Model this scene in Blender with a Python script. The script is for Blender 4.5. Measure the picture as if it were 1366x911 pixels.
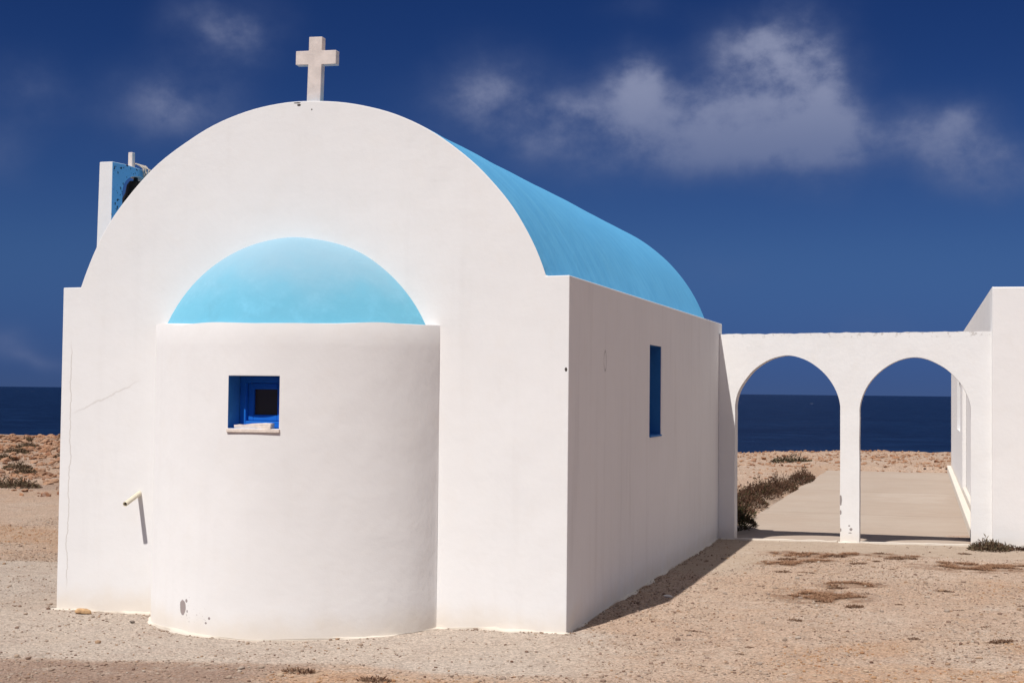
import bpy, bmesh, math, random
import numpy as np
from mathutils import Vector, Matrix, noise

# ------------------------------------------------------------------ camera, sky, sun, exposure
scene = bpy.context.scene
for o in list(bpy.data.objects):
    bpy.data.objects.remove(o)
COL = scene.collection
rng = np.random.default_rng(7)
random.seed(7)

cam_d = bpy.data.cameras.new('camera')
cam = bpy.data.objects.new('camera', cam_d)
COL.objects.link(cam)
cr = Vector((0.958598, 0.2845714, 0.01043991))
cu = Vector((-0.000272309, -0.0357457, 0.9993609))
cf = Vector((-0.2847627, 0.9579882, 0.0341883))
cam.matrix_world = Matrix(((cr.x, cu.x, -cf.x, 2.5614), (cr.y, cu.y, -cf.y, -10.0337), (cr.z, cu.z, -cf.z, 1.7), (0, 0, 0, 1)))
cam_d.sensor_width = 36.0
cam_d.lens = 1950.0 / 1366.0 * 36.0
cam_d.clip_start = 0.1
cam_d.clip_end = 100000.0
scene.camera = cam

SUN_TRAVEL = Vector((0.16, 0.72, -1.0)).normalized()
SUN_EL = math.asin(-SUN_TRAVEL.z)
SUN_AZ = math.atan2(-SUN_TRAVEL.x, -SUN_TRAVEL.y)
sun_d = bpy.data.lights.new('sun', 'SUN')
sun_d.energy = 4.4
sun_d.angle = math.radians(0.53)
sun_d.color = (1.0, 0.965, 0.92)
sun = bpy.data.objects.new('sun', sun_d)
COL.objects.link(sun)
sun.rotation_euler = SUN_TRAVEL.to_track_quat('-Z', 'Y').to_euler()

scene.view_settings.view_transform = 'Standard'
scene.view_settings.look = 'None'
scene.view_settings.exposure = 0.03
scene.view_settings.gamma = 1.0
scene.view_settings.use_curve_mapping = False


class NT:
    """small helper to wire node trees"""
    def __init__(self, tree):
        self.t = tree
        self.n = tree.nodes
        self.l = tree.links

    def add(self, typ, **kw):
        nd = self.n.new(typ)
        for k, v in kw.items():
            setattr(nd, k, v)
        return nd

    def put(self, sock, v):
        if isinstance(v, bpy.types.NodeSocket):
            self.l.new(v, sock)
        elif v is not None:
            if isinstance(v, (tuple, list)) and len(v) == 3 and len(sock.default_value) == 4:
                v = tuple(v) + (1.0,)
            sock.default_value = v

    def math(self, op, a, b=None, c=None, clamp=False):
        nd = self.add('ShaderNodeMath', operation=op, use_clamp=clamp)
        for i, v in enumerate((a, b, c)):
            if v is not None:
                self.put(nd.inputs[i], v)
        return nd.outputs[0]

    def vmath(self, op, a, b=None):
        nd = self.add('ShaderNodeVectorMath', operation=op)
        self.put(nd.inputs[0], a)
        if b is not None:
            self.put(nd.inputs[1], b)
        return nd.outputs[0]

    def mix(self, f, a, b, mode='MIX'):
        nd = self.add('ShaderNodeMix', data_type='RGBA', blend_type=mode)
        self.put(nd.inputs[0], f)
        self.put(nd.inputs[6], a)
        self.put(nd.inputs[7], b)
        return nd.outputs[2]

    def noise(self, vec, scale, detail=4.0, rough=0.55, dist=0.0, color=False):
        nd = self.add('ShaderNodeTexNoise')
        self.put(nd.inputs['Vector'], vec)
        nd.inputs['Scale'].default_value = scale
        nd.inputs['Detail'].default_value = detail
        nd.inputs['Roughness'].default_value = rough
        nd.inputs['Distortion'].default_value = dist
        return nd.outputs['Color' if color else 'Fac']

    def step(self, v, lo, hi, a=0.0, b=1.0):
        nd = self.add('ShaderNodeMapRange', interpolation_type='SMOOTHSTEP')
        for i, x in enumerate((v, lo, hi, a, b)):
            self.put(nd.inputs[i], x)
        return nd.outputs[0]

    def xyz(self, v):
        nd = self.add('ShaderNodeSeparateXYZ')
        self.put(nd.inputs[0], v)
        return nd.outputs

    def vec(self, x, y, z):
        nd = self.add('ShaderNodeCombineXYZ')
        for i, v in enumerate((x, y, z)):
            self.put(nd.inputs[i], v)
        return nd.outputs[0]

    def bump(self, h, strength=0.3, distance=0.02, normal=None):
        nd = self.add('ShaderNodeBump')
        nd.inputs['Strength'].default_value = strength
        nd.inputs['Distance'].default_value = distance
        self.put(nd.inputs['Height'], h)
        if normal is not None:
            self.put(nd.inputs['Normal'], normal)
        return nd.outputs[0]


# world: physical sky, made deeper as through a polariser, with thin clouds laid out by compass bearing and elevation, plus fill clouds added out of view
world = bpy.data.worlds.new('World')
scene.world = world
world.use_nodes = True
world.node_tree.nodes.clear()
w = NT(world.node_tree)
SKY_STRENGTH = 0.10
sky = w.add('ShaderNodeTexSky', sky_type='NISHITA')
sky.sun_disc = False
sky.sun_elevation = SUN_EL
sky.sun_rotation = SUN_AZ
sky.altitude = 1500
sky.air_density = 1.0
sky.dust_density = 0.0
sky.ozone_density = 4.0
tc = w.add('ShaderNodeTexCoord')
dirv = tc.outputs['Generated']
dx, dy, dz = w.xyz(dirv)
az = w.math('MULTIPLY', w.math('ARCTAN2', dx, dy), 57.2958)
el = w.math('MULTIPLY', w.math('ARCSINE', dz), 57.2958)
# low sky darkened like a polariser; unseen upper sky kept bright for fill
tint = w.mix(w.step(el, 0.0, 6.0), (0.051, 0.096, 0.30), (0.114, 0.182, 0.344))
tint = w.mix(w.step(el, 4.0, 16.0), tint, (0.064, 0.132, 0.298))
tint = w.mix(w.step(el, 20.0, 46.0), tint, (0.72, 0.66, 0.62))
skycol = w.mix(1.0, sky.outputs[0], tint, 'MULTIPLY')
warp = w.noise(dirv, 14.0, 3.0, 0.5, color=True)
wx, wy, wz = w.xyz(warp)
azw = w.math('ADD', az, w.math('MULTIPLY', w.math('SUBTRACT', wx, 0.5), 2.6))
elw = w.math('ADD', el, w.math('MULTIPLY', w.math('SUBTRACT', wy, 0.5), 2.0))
BLOBS = [(-5.59,12.2,2.60,2.90,1.10),(-7.79,10.40,4.11,1.76,0.60),(-4.60,9.40,2.55,1.52,0.62),(-11.73,12.01,1.45,1.53,0.72),(-10.25,9.52,4.31,1.32,0.60),(-14.96,10.40,3.9,1.95,0.75),(-18.0,11.6,2.2,1.9,0.55),(-7.08,13.34,1.76,1.47,0.42),(-0.20,9.91,2.06,1.18,0.70),(1.02,8.93,2.26,1.42,0.85),(2.35,7.95,1.77,1.08,0.75),(-29.94,10.44,2.60,1.67,0.80),(-27.59,13.63,2.2,1.52,0.68),(-35.54,10.91,2.06,1.62,0.45),(-35.88,8.30,1.18,1.32,0.42),(-35.60,1.67,1.62,0.75,0.50),(-34.27,1.00,1.38,0.41,0.40),(-8.48,4.80,1.76,0.88,0.20),(-11.17,14.82,1.76,0.59,0.30),(-3.0,2.5,3.0,0.9,0.22),
         (60,30,22,9,1.5),(120,34,26,10,1.5),(90,52,40,12,1.4),(-95,32,22,9,1.2),(180,45,30,12,1.2),(20,14,6,3,.7),(45,10,7,2,.5),(-60,12,7,3,.6),(-80,9,6,2,.5),(120,15,9,4,.6),(170,20,9,4,.5),(-130,16,9,4,.6)]  # the large high ones are added out of view to fill the shaded wall
tot = None
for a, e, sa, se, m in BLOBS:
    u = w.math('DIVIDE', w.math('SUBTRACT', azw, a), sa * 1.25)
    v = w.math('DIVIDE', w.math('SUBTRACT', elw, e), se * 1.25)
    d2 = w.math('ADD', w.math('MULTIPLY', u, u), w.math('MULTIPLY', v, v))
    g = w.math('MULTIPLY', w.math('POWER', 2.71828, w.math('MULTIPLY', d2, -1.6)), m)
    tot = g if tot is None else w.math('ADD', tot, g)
fb = w.noise(w.vmath('MULTIPLY', dirv, (1, 1, 1.5)), 17.0, 8.0, 0.55)
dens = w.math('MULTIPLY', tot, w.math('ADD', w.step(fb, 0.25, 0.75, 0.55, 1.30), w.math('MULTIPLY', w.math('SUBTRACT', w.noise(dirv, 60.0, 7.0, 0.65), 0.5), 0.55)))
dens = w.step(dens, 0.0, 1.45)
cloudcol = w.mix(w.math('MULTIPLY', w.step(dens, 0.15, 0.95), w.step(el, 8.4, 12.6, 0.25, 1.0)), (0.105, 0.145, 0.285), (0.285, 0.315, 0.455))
cloudcol = w.mix(w.step(el, 18.0, 28.0), cloudcol, (1.08, 1.00, 0.92))  # high clouds turned bright so the added ones out of view give fill
bg1 = w.add('ShaderNodeBackground')
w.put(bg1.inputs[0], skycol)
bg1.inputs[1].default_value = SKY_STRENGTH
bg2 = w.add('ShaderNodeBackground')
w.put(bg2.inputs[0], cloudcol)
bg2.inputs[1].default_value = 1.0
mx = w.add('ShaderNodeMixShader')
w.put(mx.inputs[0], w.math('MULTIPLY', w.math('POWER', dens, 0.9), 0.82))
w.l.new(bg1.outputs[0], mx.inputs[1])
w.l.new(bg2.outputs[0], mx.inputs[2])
wo = w.add('ShaderNodeOutputWorld')
w.l.new(mx.outputs[0], wo.inputs[0])


# ------------------------------------------------------------------ helpers
def tag(o, label=None, cat=None, group=None, kind=None):
    if label: o['label'] = label
    if cat: o['category'] = cat
    if group: o['group'] = group
    if kind: o['kind'] = kind
    return o


def empty(name, loc, label, cat, group=None):
    o = bpy.data.objects.new(name, None)
    o.empty_display_size = 0.2
    o.location = loc
    COL.objects.link(o)
    return tag(o, label, cat, group)


def origin(o):
    p = Vector((0, 0, 0))
    while o is not None:
        p += o.location
        o = o.parent
    return p


def link(name, me, mats, parent=None, loc=None):
    o = bpy.data.objects.new(name, me)
    if mats is not None and len(me.materials) == 0:
        for m in (mats if isinstance(mats, (list, tuple)) else [mats]):
            me.materials.append(m)
    if loc is not None:
        o.location = loc
    o.parent = parent
    COL.objects.link(o)
    return o


def mesh_obj(name, verts, faces, mats, parent=None, base=None, smooth=False, fmat=None):
    """verts in world space; base = world origin of the new object (its parent's by default)"""
    po = origin(parent) if parent is not None else Vector((0, 0, 0))
    b = Vector(base) if base is not None else po
    me = bpy.data.meshes.new(name)
    v = np.asarray(verts, dtype=float) - np.array(b)
    me.from_pydata(v.tolist(), [], [list(map(int, f)) for f in faces])
    if fmat is not None:
        me.polygons.foreach_set('material_index', fmat)
    if smooth:
        me.polygons.foreach_set('use_smooth', [True] * len(me.polygons))
    me.update()
    return link(name, me, mats, parent, b - po)


def bm_obj(name, bm, mats, parent=None, base=None, smooth=False):
    bmesh.ops.recalc_face_normals(bm, faces=bm.faces[:])
    po = origin(parent) if parent is not None else Vector((0, 0, 0))
    b = Vector(base) if base is not None else po
    bmesh.ops.translate(bm, verts=bm.verts[:], vec=-b)
    me = bpy.data.meshes.new(name)
    bm.to_mesh(me)
    bm.free()
    if smooth:
        me.polygons.foreach_set('use_smooth', [True] * len(me.polygons))
    return link(name, me, mats, parent, b - po)


def bake(o, *mods):
    """apply modifiers given as (type, dict)"""
    for t, kw in mods:
        m = o.modifiers.new(t, t)
        for k, v in kw.items():
            setattr(m, k, v)
    dg = bpy.context.evaluated_depsgraph_get()
    dg.update()
    me = bpy.data.meshes.new_from_object(o.evaluated_get(dg))
    old = o.data
    o.modifiers.clear()
    o.data = me
    bpy.data.meshes.remove(old)
    return o


def box_bm(x0, x1, y0, y1, z0, z1, bm=None):
    bm = bm or bmesh.new()
    vs = [bm.verts.new(p) for p in ((x0, y0, z0), (x1, y0, z0), (x1, y1, z0), (x0, y1, z0), (x0, y0, z1), (x1, y0, z1), (x1, y1, z1), (x0, y1, z1))]
    for f in ((0, 3, 2, 1), (4, 5, 6, 7), (0, 1, 5, 4), (1, 2, 6, 5), (2, 3, 7, 6), (3, 0, 4, 7)):
        bm.faces.new([vs[i] for i in f])
    return bm


def bevel_bm(bm, w=0.006, seg=2, ang=0.6):
    bm.normal_update()
    es = [e for e in bm.edges if len(e.link_faces) == 2 and e.calc_face_angle(0) > ang]
    bmesh.ops.bevel(bm, geom=es, offset=w, segments=seg, affect='EDGES', profile=0.5, clamp_overlap=True)
    return bm


def cut(o, boxes):
    """boolean-subtract boxes (world coordinates) from a mesh"""
    for b in boxes:
        bm = box_bm(*b)
        bmesh.ops.recalc_face_normals(bm, faces=bm.faces[:])
        me = bpy.data.meshes.new('cutter')
        bm.to_mesh(me); bm.free()
        c = bpy.data.objects.new('cutter', me)
        COL.objects.link(c)
        bake(o, ('BOOLEAN', dict(operation='DIFFERENCE', solver='EXACT', object=c)))
        bpy.data.objects.remove(c)
        bpy.data.meshes.remove(me)
    return o


def tube_bm(pts, radii, n=10, bm=None, caps=True):
    bm = bm or bmesh.new()
    pts = [Vector(p) for p in pts]
    rings = []
    for i, p in enumerate(pts):
        t = (pts[min(i + 1, len(pts) - 1)] - pts[max(i - 1, 0)]).normalized()
        a = t.cross(Vector((0, 0, 1)) if abs(t.z) < 0.9 else Vector((1, 0, 0))).normalized()
        b = t.cross(a)
        rings.append([bm.verts.new(p + radii[i] * (math.cos(k * 2 * math.pi / n) * a + math.sin(k * 2 * math.pi / n) * b)) for k in range(n)])
    for i in range(len(rings) - 1):
        for k in range(n):
            bm.faces.new((rings[i][k], rings[i][(k + 1) % n], rings[i + 1][(k + 1) % n], rings[i + 1][k]))
    if caps:
        bm.faces.new(rings[0][::-1]); bm.faces.new(rings[-1])
    return bm


def nz(x, y, z=0.0, s=1.0):
    return noise.noise(Vector((x * s, y * s, z * s)))


def ico(sub):
    bm = bmesh.new()
    bmesh.ops.create_icosphere(bm, subdivisions=sub, radius=1.0)
    v = np.array([q.co[:] for q in bm.verts]); f = np.array([[q.index for q in p.verts] for p in bm.faces])
    bm.free()
    return v, f


# ------------------------------------------------------------------ materials
def new_mat(name):
    m = bpy.data.materials.new(name)
    m.use_nodes = True
    m.node_tree.nodes.clear()
    k = NT(m.node_tree)
    out = k.add('ShaderNodeOutputMaterial')
    p = k.add('ShaderNodeBsdfPrincipled')
    k.l.new(p.outputs[0], out.inputs[0])
    p.inputs['Roughness'].default_value = 0.9
    p.inputs['Diffuse Roughness'].default_value = 0.5
    p.inputs['Specular IOR Level'].default_value = 0.2
    geo = k.add('ShaderNodeNewGeometry')
    return m, k, p, geo


def plaster(name, base=(0.83, 0.815, 0.80), marks=None, streak=0.06, bump=1.0):
    m, k, p, geo = new_mat(name)
    P = geo.outputs['Position']
    c = k.mix(k.step(k.noise(P, 0.9, 4, 0.6), 0.3, 0.7), base, tuple(b * 0.97 for b in base))
    c = k.mix(k.math('MULTIPLY', k.step(k.noise(P, 5.0, 5, 0.65), 0.45, 0.75), 0.35), c, (base[0] * 0.965, base[1] * 0.945, base[2] * 0.92))
    st = k.noise(k.vmath('MULTIPLY', P, (7, 7, 0.7)), 1.0, 5, 0.6)
    c = k.mix(k.math('MULTIPLY', k.step(st, 0.5, 0.78), streak), c, (0.45, 0.41, 0.38))
    X, Y, Z = k.xyz(P)
    # splash of soil at the foot
    foot = k.math('MULTIPLY', k.step(k.math('ADD', Z, k.math('MULTIPLY', k.noise(P, 4, 4, 0.6), -0.22)), -0.14, 0.10, 1.0, 0.0), 0.55)
    c = k.mix(foot, c, (0.74, 0.65, 0.53))
    if marks:
        c = marks(k, c, X, Y, Z, P, geo)
    k.put(p.inputs['Base Color'], c)
    h = k.math('ADD', k.math('MULTIPLY', k.noise(P, 3.2, 3, 0.5), 1.0), k.math('MULTIPLY', k.noise(P, 26, 4, 0.6), 0.16))
    h = k.math('ADD', h, k.math('MULTIPLY', k.noise(P, 140, 2, 0.5), 0.035))
    k.put(p.inputs['Normal'], k.bump(h, 0.25 * bump, 0.03))
    p.inputs['Roughness'].default_value = 0.92
    return m


def ell(k, X, Z, x0, z0, rx, rz, P, wob=0.5, scale=40):
    u = k.math('DIVIDE', k.math('SUBTRACT', X, x0), rx)
    v = k.math('DIVIDE', k.math('SUBTRACT', Z, z0), rz)
    d = k.math('ADD', k.math('MULTIPLY', u, u), k.math('MULTIPLY', v, v))
    d = k.math('ADD', d, k.math('MULTIPLY', k.math('SUBTRACT', k.noise(P, scale, 4, 0.6), 0.5), wob * 4))
    return k.step(d, 0.8, 1.1, 1.0, 0.0)


def chapel_marks(k, c, X, Y, Z, P, geo):
    # hairline crack down the left edge of the facade and a slanting scratch
    front = k.step(Y, 0.02, 0.06, 1.0, 0.0)
    n1 = k.noise(k.vec(0.0, 0.0, Z), 3.0, 6, 0.6)
    xc = k.math('ADD', -4.035, k.math('MULTIPLY', k.math('SUBTRACT', n1, 0.5), 0.13))
    d = k.math('ABSOLUTE', k.math('SUBTRACT', X, xc))
    cr_ = k.math('MULTIPLY', k.step(d, 0.0015, 0.006, 1.0, 0.0), k.math('MULTIPLY', k.step(Z, 2.1, 1.9), k.step(Z, 0.1, 0.25)))
    xs = k.math('ADD', k.math('SUBTRACT', X, -3.72), 0.0)
    zline = k.math('ADD', 1.62, k.math('ADD', k.math('MULTIPLY', xs, 0.45), k.math('MULTIPLY', k.math('SUBTRACT', k.noise(P, 9, 4, 0.6), 0.5), 0.08)))
    sc = k.math('MULTIPLY', k.step(k.math('ABSOLUTE', k.math('SUBTRACT', Z, zline)), 0.002, 0.012, 1.0, 0.0), k.step(k.math('ABSOLUTE', xs), 0.15, 0.34, 1.0, 0.0))
    mk = k.math('MULTIPLY', k.math('MAXIMUM', k.math('MULTIPLY', cr_, 0.55), k.math('MULTIPLY', sc, 0.3)), front)
    c = k.mix(mk, c, (0.48, 0.42, 0.37))
    # chipped render under the cross
    for (x, z, a, b) in ((-2.115, 3.838, 0.016, 0.009), (-2.13, 3.855, 0.03, 0.005), (-2.01, 3.80, 0.006, 0.006), (-0.02, 1.86, 0.010, 0.016)):
        c = k.mix(k.math('MULTIPLY', ell(k, X, Z, x, z, a, b, P, 0.25, 90), front), c, (0.08, 0.065, 0.06))
    # soot and rain marks on the long side
    side = k.step(X, -0.02, -0.005)
    soot = k.noise(k.vmath('MULTIPLY', P, (1, 5.5, 0.55)), 1.0, 6, 0.65)
    c = k.mix(k.math('MULTIPLY', k.math('MULTIPLY', k.step(soot, 0.50, 0.75), side), 0.13), c, (0.36, 0.33, 0.32))
    ring = ell(k, Y, Z, 1.15, 1.95, 0.05, 0.09, P, 0.3, 20)
    ring2 = ell(k, Y, Z, 1.15, 1.95, 0.036, 0.07, P, 0.3, 20)
    c = k.mix(k.math('MULTIPLY', k.math('MULTIPLY', k.math('SUBTRACT', ring, ring2, clamp=True), side), 0.5), c, (0.2, 0.18, 0.18))
    return c


def apse_marks(k, c, X, Y, Z, P, geo):
    c = k.mix(ell(k, X, Z, -2.600, 0.158, 0.036, 0.056, P, 0.42, 17), c, (0.36, 0.305, 0.29))
    sp = k.math('MULTIPLY', k.step(k.noise(P, 60, 3, 0.7), 0.66, 0.70), ell(k, X, Z, -2.50, 0.14, 0.16, 0.10, P, 0.3, 8))
    for (x, z, a, b) in ((-2.33, 0.110, 0.010, 0.010), (-2.36, 0.075, 0.010, 0.008), (-2.56, 0.208, 0.012, 0.012), (-2.55, 0.135, 0.007, 0.010)):
        sp = k.math('MAXIMUM', sp, ell(k, X, Z, x, z, a, b, P, 0.3, 60))
    c = k.mix(sp, c, (0.33, 0.28, 0.27))
    return c


def arcade_marks(k, c, X, Y, Z, P, geo):
    near_top = k.step(Z, 2.33, 2.40)
    ch = k.math('MULTIPLY', k.step(k.noise(P, 16, 5, 0.7), 0.55, 0.62), near_top)
    c = k.mix(k.math('MULTIPLY', ch, 0.5), c, (0.42, 0.38, 0.34))
    for (x, z, a, b) in ((1.405, 0.50, 0.014, 0.06), (1.404, 0.16, 0.010, 0.02), (1.52, 0.17, 0.018, 0.018), (1.50, 0.21, 0.012, 0.008), (1.404, 0.36, 0.01, 0.03), (1.51, 0.13, 0.02, 0.006)):
        c = k.mix(k.math('MULTIPLY', ell(k, X, Z, x, z, a, b, P, 0.35, 45), 0.85), c, (0.25, 0.21, 0.20))
    return c


def building_marks(k, c, X, Y, Z, P, geo):
    for (y, z, a, b) in ((11.4, 0.40, 0.06, 0.03),):
        c = k.mix(ell(k, Y, Z, y, z, a, b, P, 0.3, 20), c, (0.15, 0.12, 0.11))
    return c


M_CHAPEL = plaster('whitewashed_plaster', marks=chapel_marks)
M_APSE = plaster('whitewashed_apse_plaster', base=(0.845, 0.825, 0.805), marks=apse_marks, streak=0.04)
M_ARC = plaster('whitewashed_arcade_plaster', marks=arcade_marks, bump=1.4)
M_BLDG = plaster('whitewashed_building_plaster', base=(0.82, 0.795, 0.775), marks=building_marks, streak=0.04)
M_LIME = plaster('lime_wash', base=(0.70, 0.65, 0.585), streak=0.0, bump=2.0)


def blue_paint(name, base, alt, chips=0.0, streakdir=(1, 1, 1), rough=0.75, chipcol=(0.05, 0.06, 0.08), fade=None):
    m, k, p, geo = new_mat(name)
    P = geo.outputs['Position']
    Q = k.vmath('MULTIPLY', P, streakdir)
    c = k.mix(k.step(k.noise(Q, 1.6, 6, 0.65), 0.32, 0.68), base, alt)
    c = k.mix(k.math('MULTIPLY', k.step(k.noise(Q, 5, 6, 0.75), 0.48, 0.78), 0.45), c, tuple(min(1, b * 1.22 + 0.03) for b in alt))
    c = k.mix(k.math('MULTIPLY', k.step(k.noise(k.vmath('ADD', Q, (3, 7, 1)), 2.2, 7, 0.75), 0.52, 0.75), 0.35), c, tuple(b * 0.72 for b in alt))
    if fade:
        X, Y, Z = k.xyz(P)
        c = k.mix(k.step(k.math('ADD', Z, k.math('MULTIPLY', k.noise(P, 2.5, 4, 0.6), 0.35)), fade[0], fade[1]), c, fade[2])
    if chips:
        c = k.mix(k.step(k.noise(P, 34, 2, 0.5, 0.2), 1 - chips, 1.03 - chips), c, chipcol)
    k.put(p.inputs['Base Color'], c)
    p.inputs['Roughness'].default_value = rough
    h = k.math('ADD', k.noise(P, 3.5, 4, 0.55), k.math('MULTIPLY', k.noise(P, 40, 3, 0.6), 0.12))
    k.put(p.inputs['Normal'], k.bump(h, 0.35, 0.03))
    return m


M_ROOF = blue_paint('blue_roof_paint', (0.115, 0.40, 0.66), (0.09, 0.35, 0.62), streakdir=(1.5, 6.0, 1.5))
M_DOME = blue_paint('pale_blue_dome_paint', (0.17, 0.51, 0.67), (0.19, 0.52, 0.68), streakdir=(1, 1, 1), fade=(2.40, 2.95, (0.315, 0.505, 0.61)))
M_BELFRY_BLUE = blue_paint('chipped_blue_paint', (0.27, 0.56, 0.78), (0.24, 0.52, 0.74), chips=0.385)
M_REVEAL = blue_paint('blue_reveal_paint', (0.035, 0.20, 0.52), (0.03, 0.17, 0.47))
M_WOOD = blue_paint('bright_blue_gloss_paint', (0.015, 0.17, 0.62), (0.012, 0.15, 0.56), rough=0.45)


def simple(name, col, rough=0.9, var=0.2, scale=8.0, bump=0.3, metallic=0.0, dist=0.02):
    m, k, p, geo = new_mat(name)
    P = geo.outputs['Position']
    c = k.mix(k.step(k.noise(P, scale, 5, 0.65), 0.3, 0.7), tuple(x * (1 - var) for x in col), tuple(min(1, x * (1 + var)) for x in col))
    k.put(p.inputs['Base Color'], c)
    p.inputs['Roughness'].default_value = rough
    p.inputs['Metallic'].default_value = metallic
    if bump:
        k.put(p.inputs['Normal'], k.bump(k.noise(P, scale * 4, 4, 0.6), bump, dist))
    return m


M_MARBLE = simple('pale_marble', (0.72, 0.64, 0.59), 0.6, 0.08, 10, 0.1)
M_PIPE = simple('cream_plastic', (0.72, 0.66, 0.52), 0.5, 0.06, 20, 0.05)
M_DARKHOLE = simple('dark_pipe_bore', (0.03, 0.02, 0.018), 0.9, 0.2, 20, 0)
M_BRONZE = simple('dark_bronze', (0.03, 0.026, 0.024), 0.5, 0.3, 15, 0.2, 0.6)
M_ROPE = simple('old_rope', (0.55, 0.48, 0.40), 0.95, 0.3, 60, 0.4)
M_SILLSTONE = simple('sill_marble', (0.80, 0.70, 0.62), 0.7, 0.08, 30, 0.2)
M_STONE = simple('ochre_stone', (0.50, 0.32, 0.17), 0.9, 0.3, 14, 0.6)
M_WHITESTONE = simple('white_rubble', (0.75, 0.71, 0.66), 0.9, 0.1, 30, 0.4)

m, k, p, geo = new_mat('window_glass')
p.inputs['Base Color'].default_value = (0.055, 0.040, 0.030, 1)
p.inputs['Roughness'].default_value = 0.12
p.inputs['Specular IOR Level'].default_value = 0.4
M_GLASS = m


def island(name, cols, rough=0.95, bump=0.4, scale=60, speck=0.25):
    """colour drawn per loose piece (pebbles, leaves, rocks)"""
    m, k, p, geo = new_mat(name)
    rp = k.add('ShaderNodeValToRGB')
    rp.color_ramp.interpolation = 'LINEAR'
    els = rp.color_ramp.elements
    while len(els) > 1:
        els.remove(els[0])
    for i, cc in enumerate(cols):
        e = els[0] if i == 0 else els.new(i / (len(cols) - 1))
        e.position = i / (len(cols) - 1)
        e.color = tuple(cc) + (1,)
    k.put(rp.inputs[0], geo.outputs['Random Per Island'])
    P = geo.outputs['Position']
    c = k.mix(k.math('MULTIPLY', k.step(k.noise(P, scale, 4, 0.6), 0.35, 0.7), speck), rp.outputs[0], (0.16, 0.10, 0.065))
    k.put(p.inputs['Base Color'], c)
    p.inputs['Roughness'].default_value = rough
    if bump:
        k.put(p.inputs['Normal'], k.bump(k.noise(P, scale, 4, 0.6), bump, 0.02))
    return m


M_PEBBLE = island('gravel_stone', [(0.33, 0.25, 0.19), (0.46, 0.36, 0.28), (0.40, 0.25, 0.15), (0.52, 0.44, 0.36), (0.20, 0.12, 0.085), (0.44, 0.33, 0.25), (0.17, 0.095, 0.065)], bump=0)
M_PEBBLE_OR = island('orange_gravel_stone', [(0.46, 0.25, 0.12), (0.52, 0.33, 0.19), (0.38, 0.19, 0.09), (0.55, 0.42, 0.30), (0.28, 0.15, 0.09)], bump=0)
M_LEAF_DRY = island('dry_twig_leaf', [(0.115, 0.055, 0.034), (0.06, 0.034, 0.023), (0.16, 0.085, 0.052), (0.05, 0.034, 0.022)], bump=0, speck=0)
M_LEAF_GREEN = island('dusty_green_leaf', [(0.05, 0.055, 0.02), (0.075, 0.068, 0.028), (0.03, 0.036, 0.015), (0.08, 0.05, 0.028)], bump=0, speck=0)
M_LEAF_OLIVE = island('olive_scrub_leaf', [(0.16, 0.12, 0.065), (0.20, 0.15, 0.09), (0.09, 0.075, 0.042), (0.15, 0.10, 0.06)], bump=0, speck=0)
M_TUFT = island('brown_tuft_leaf', [(0.24, 0.13, 0.08), (0.17, 0.095, 0.06), (0.29, 0.18, 0.11), (0.12, 0.075, 0.05)], bump=0, speck=0)
M_LEAF_DARK = island('dark_dry_leaf', [(0.07, 0.045, 0.03), (0.05, 0.035, 0.025), (0.10, 0.06, 0.04)], bump=0, speck=0)
M_STRAW = island('dry_grass_blade', [(0.34, 0.19, 0.11), (0.42, 0.26, 0.16), (0.24, 0.12, 0.07), (0.30, 0.16, 0.09)], bump=0, speck=0)


def rock_mat():
    m, k, p, geo = new_mat('limestone_rock')
    P = geo.outputs['Position']
    oi = k.add('ShaderNodeObjectInfo')
    r = k.math('FRACT', k.math('ADD', oi.outputs['Random'], geo.outputs['Random Per Island']))
    c = k.mix(r, (0.40, 0.20, 0.105), (0.46, 0.30, 0.20))
    c = k.mix(k.step(k.noise(P, 4, 6, 0.7), 0.45, 0.65), c, (0.26, 0.115, 0.06))
    c = k.mix(k.math('MULTIPLY', k.step(k.noise(P, 11, 5, 0.7), 0.5, 0.7), 0.6), c, (0.42, 0.33, 0.27))
    c = k.mix(k.math('MULTIPLY', k.step(k.noise(P, 20, 4, 0.7, 1.0), 0.56, 0.64), 0.6), c, (0.12, 0.06, 0.04))
    k.put(p.inputs['Base Color'], c)
    k.put(p.inputs['Normal'], k.bump(k.noise(P, 12, 6, 0.7), 0.7, 0.05))
    return m


M_ROCK = rock_mat()

# ground
m, k, p, geo = new_mat('stony_ground')
P = geo.outputs['Position']
at = k.add('ShaderNodeAttribute', attribute_name='zone')
zr, zg, zb = k.xyz(at.outputs['Vector'])
big = k.noise(P, 0.55, 5, 0.6)
mid = k.noise(P, 3.5, 6, 0.65)
fine = k.noise(P, 45, 5, 0.7)
grain = k.noise(P, 160, 3, 0.7)
PX, PY, PZ = k.xyz(P)
smooth = k.math('MULTIPLY', zr, k.step(PY, 2.5, 4.0))
sand = k.mix(k.step(big, 0.3, 0.7), (0.53, 0.375, 0.275), (0.56, 0.43, 0.335))
sand = k.mix(k.math('MULTIPLY', k.step(mid, 0.50, 0.75), 0.55), sand, (0.52, 0.315, 0.18))
sand = k.mix(k.math('MULTIPLY', k.step(k.noise(P, 7, 5, 0.7), 0.52, 0.70), 0.35), sand, (0.56, 0.47, 0.385))
apr = k.mix(k.step(mid, 0.35, 0.7), (0.59, 0.49, 0.405), (0.55, 0.455, 0.38))
apr = k.mix(k.math('MULTIPLY', k.step(big, 0.45, 0.75), 0.5), apr, (0.56, 0.425, 0.32))
soil = k.mix(k.step(mid, 0.3, 0.7), (0.335, 0.225, 0.17), (0.40, 0.285, 0.22))
orange = k.mix(k.step(mid, 0.3, 0.7), (0.51, 0.31, 0.195), (0.54, 0.38, 0.265))
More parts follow.
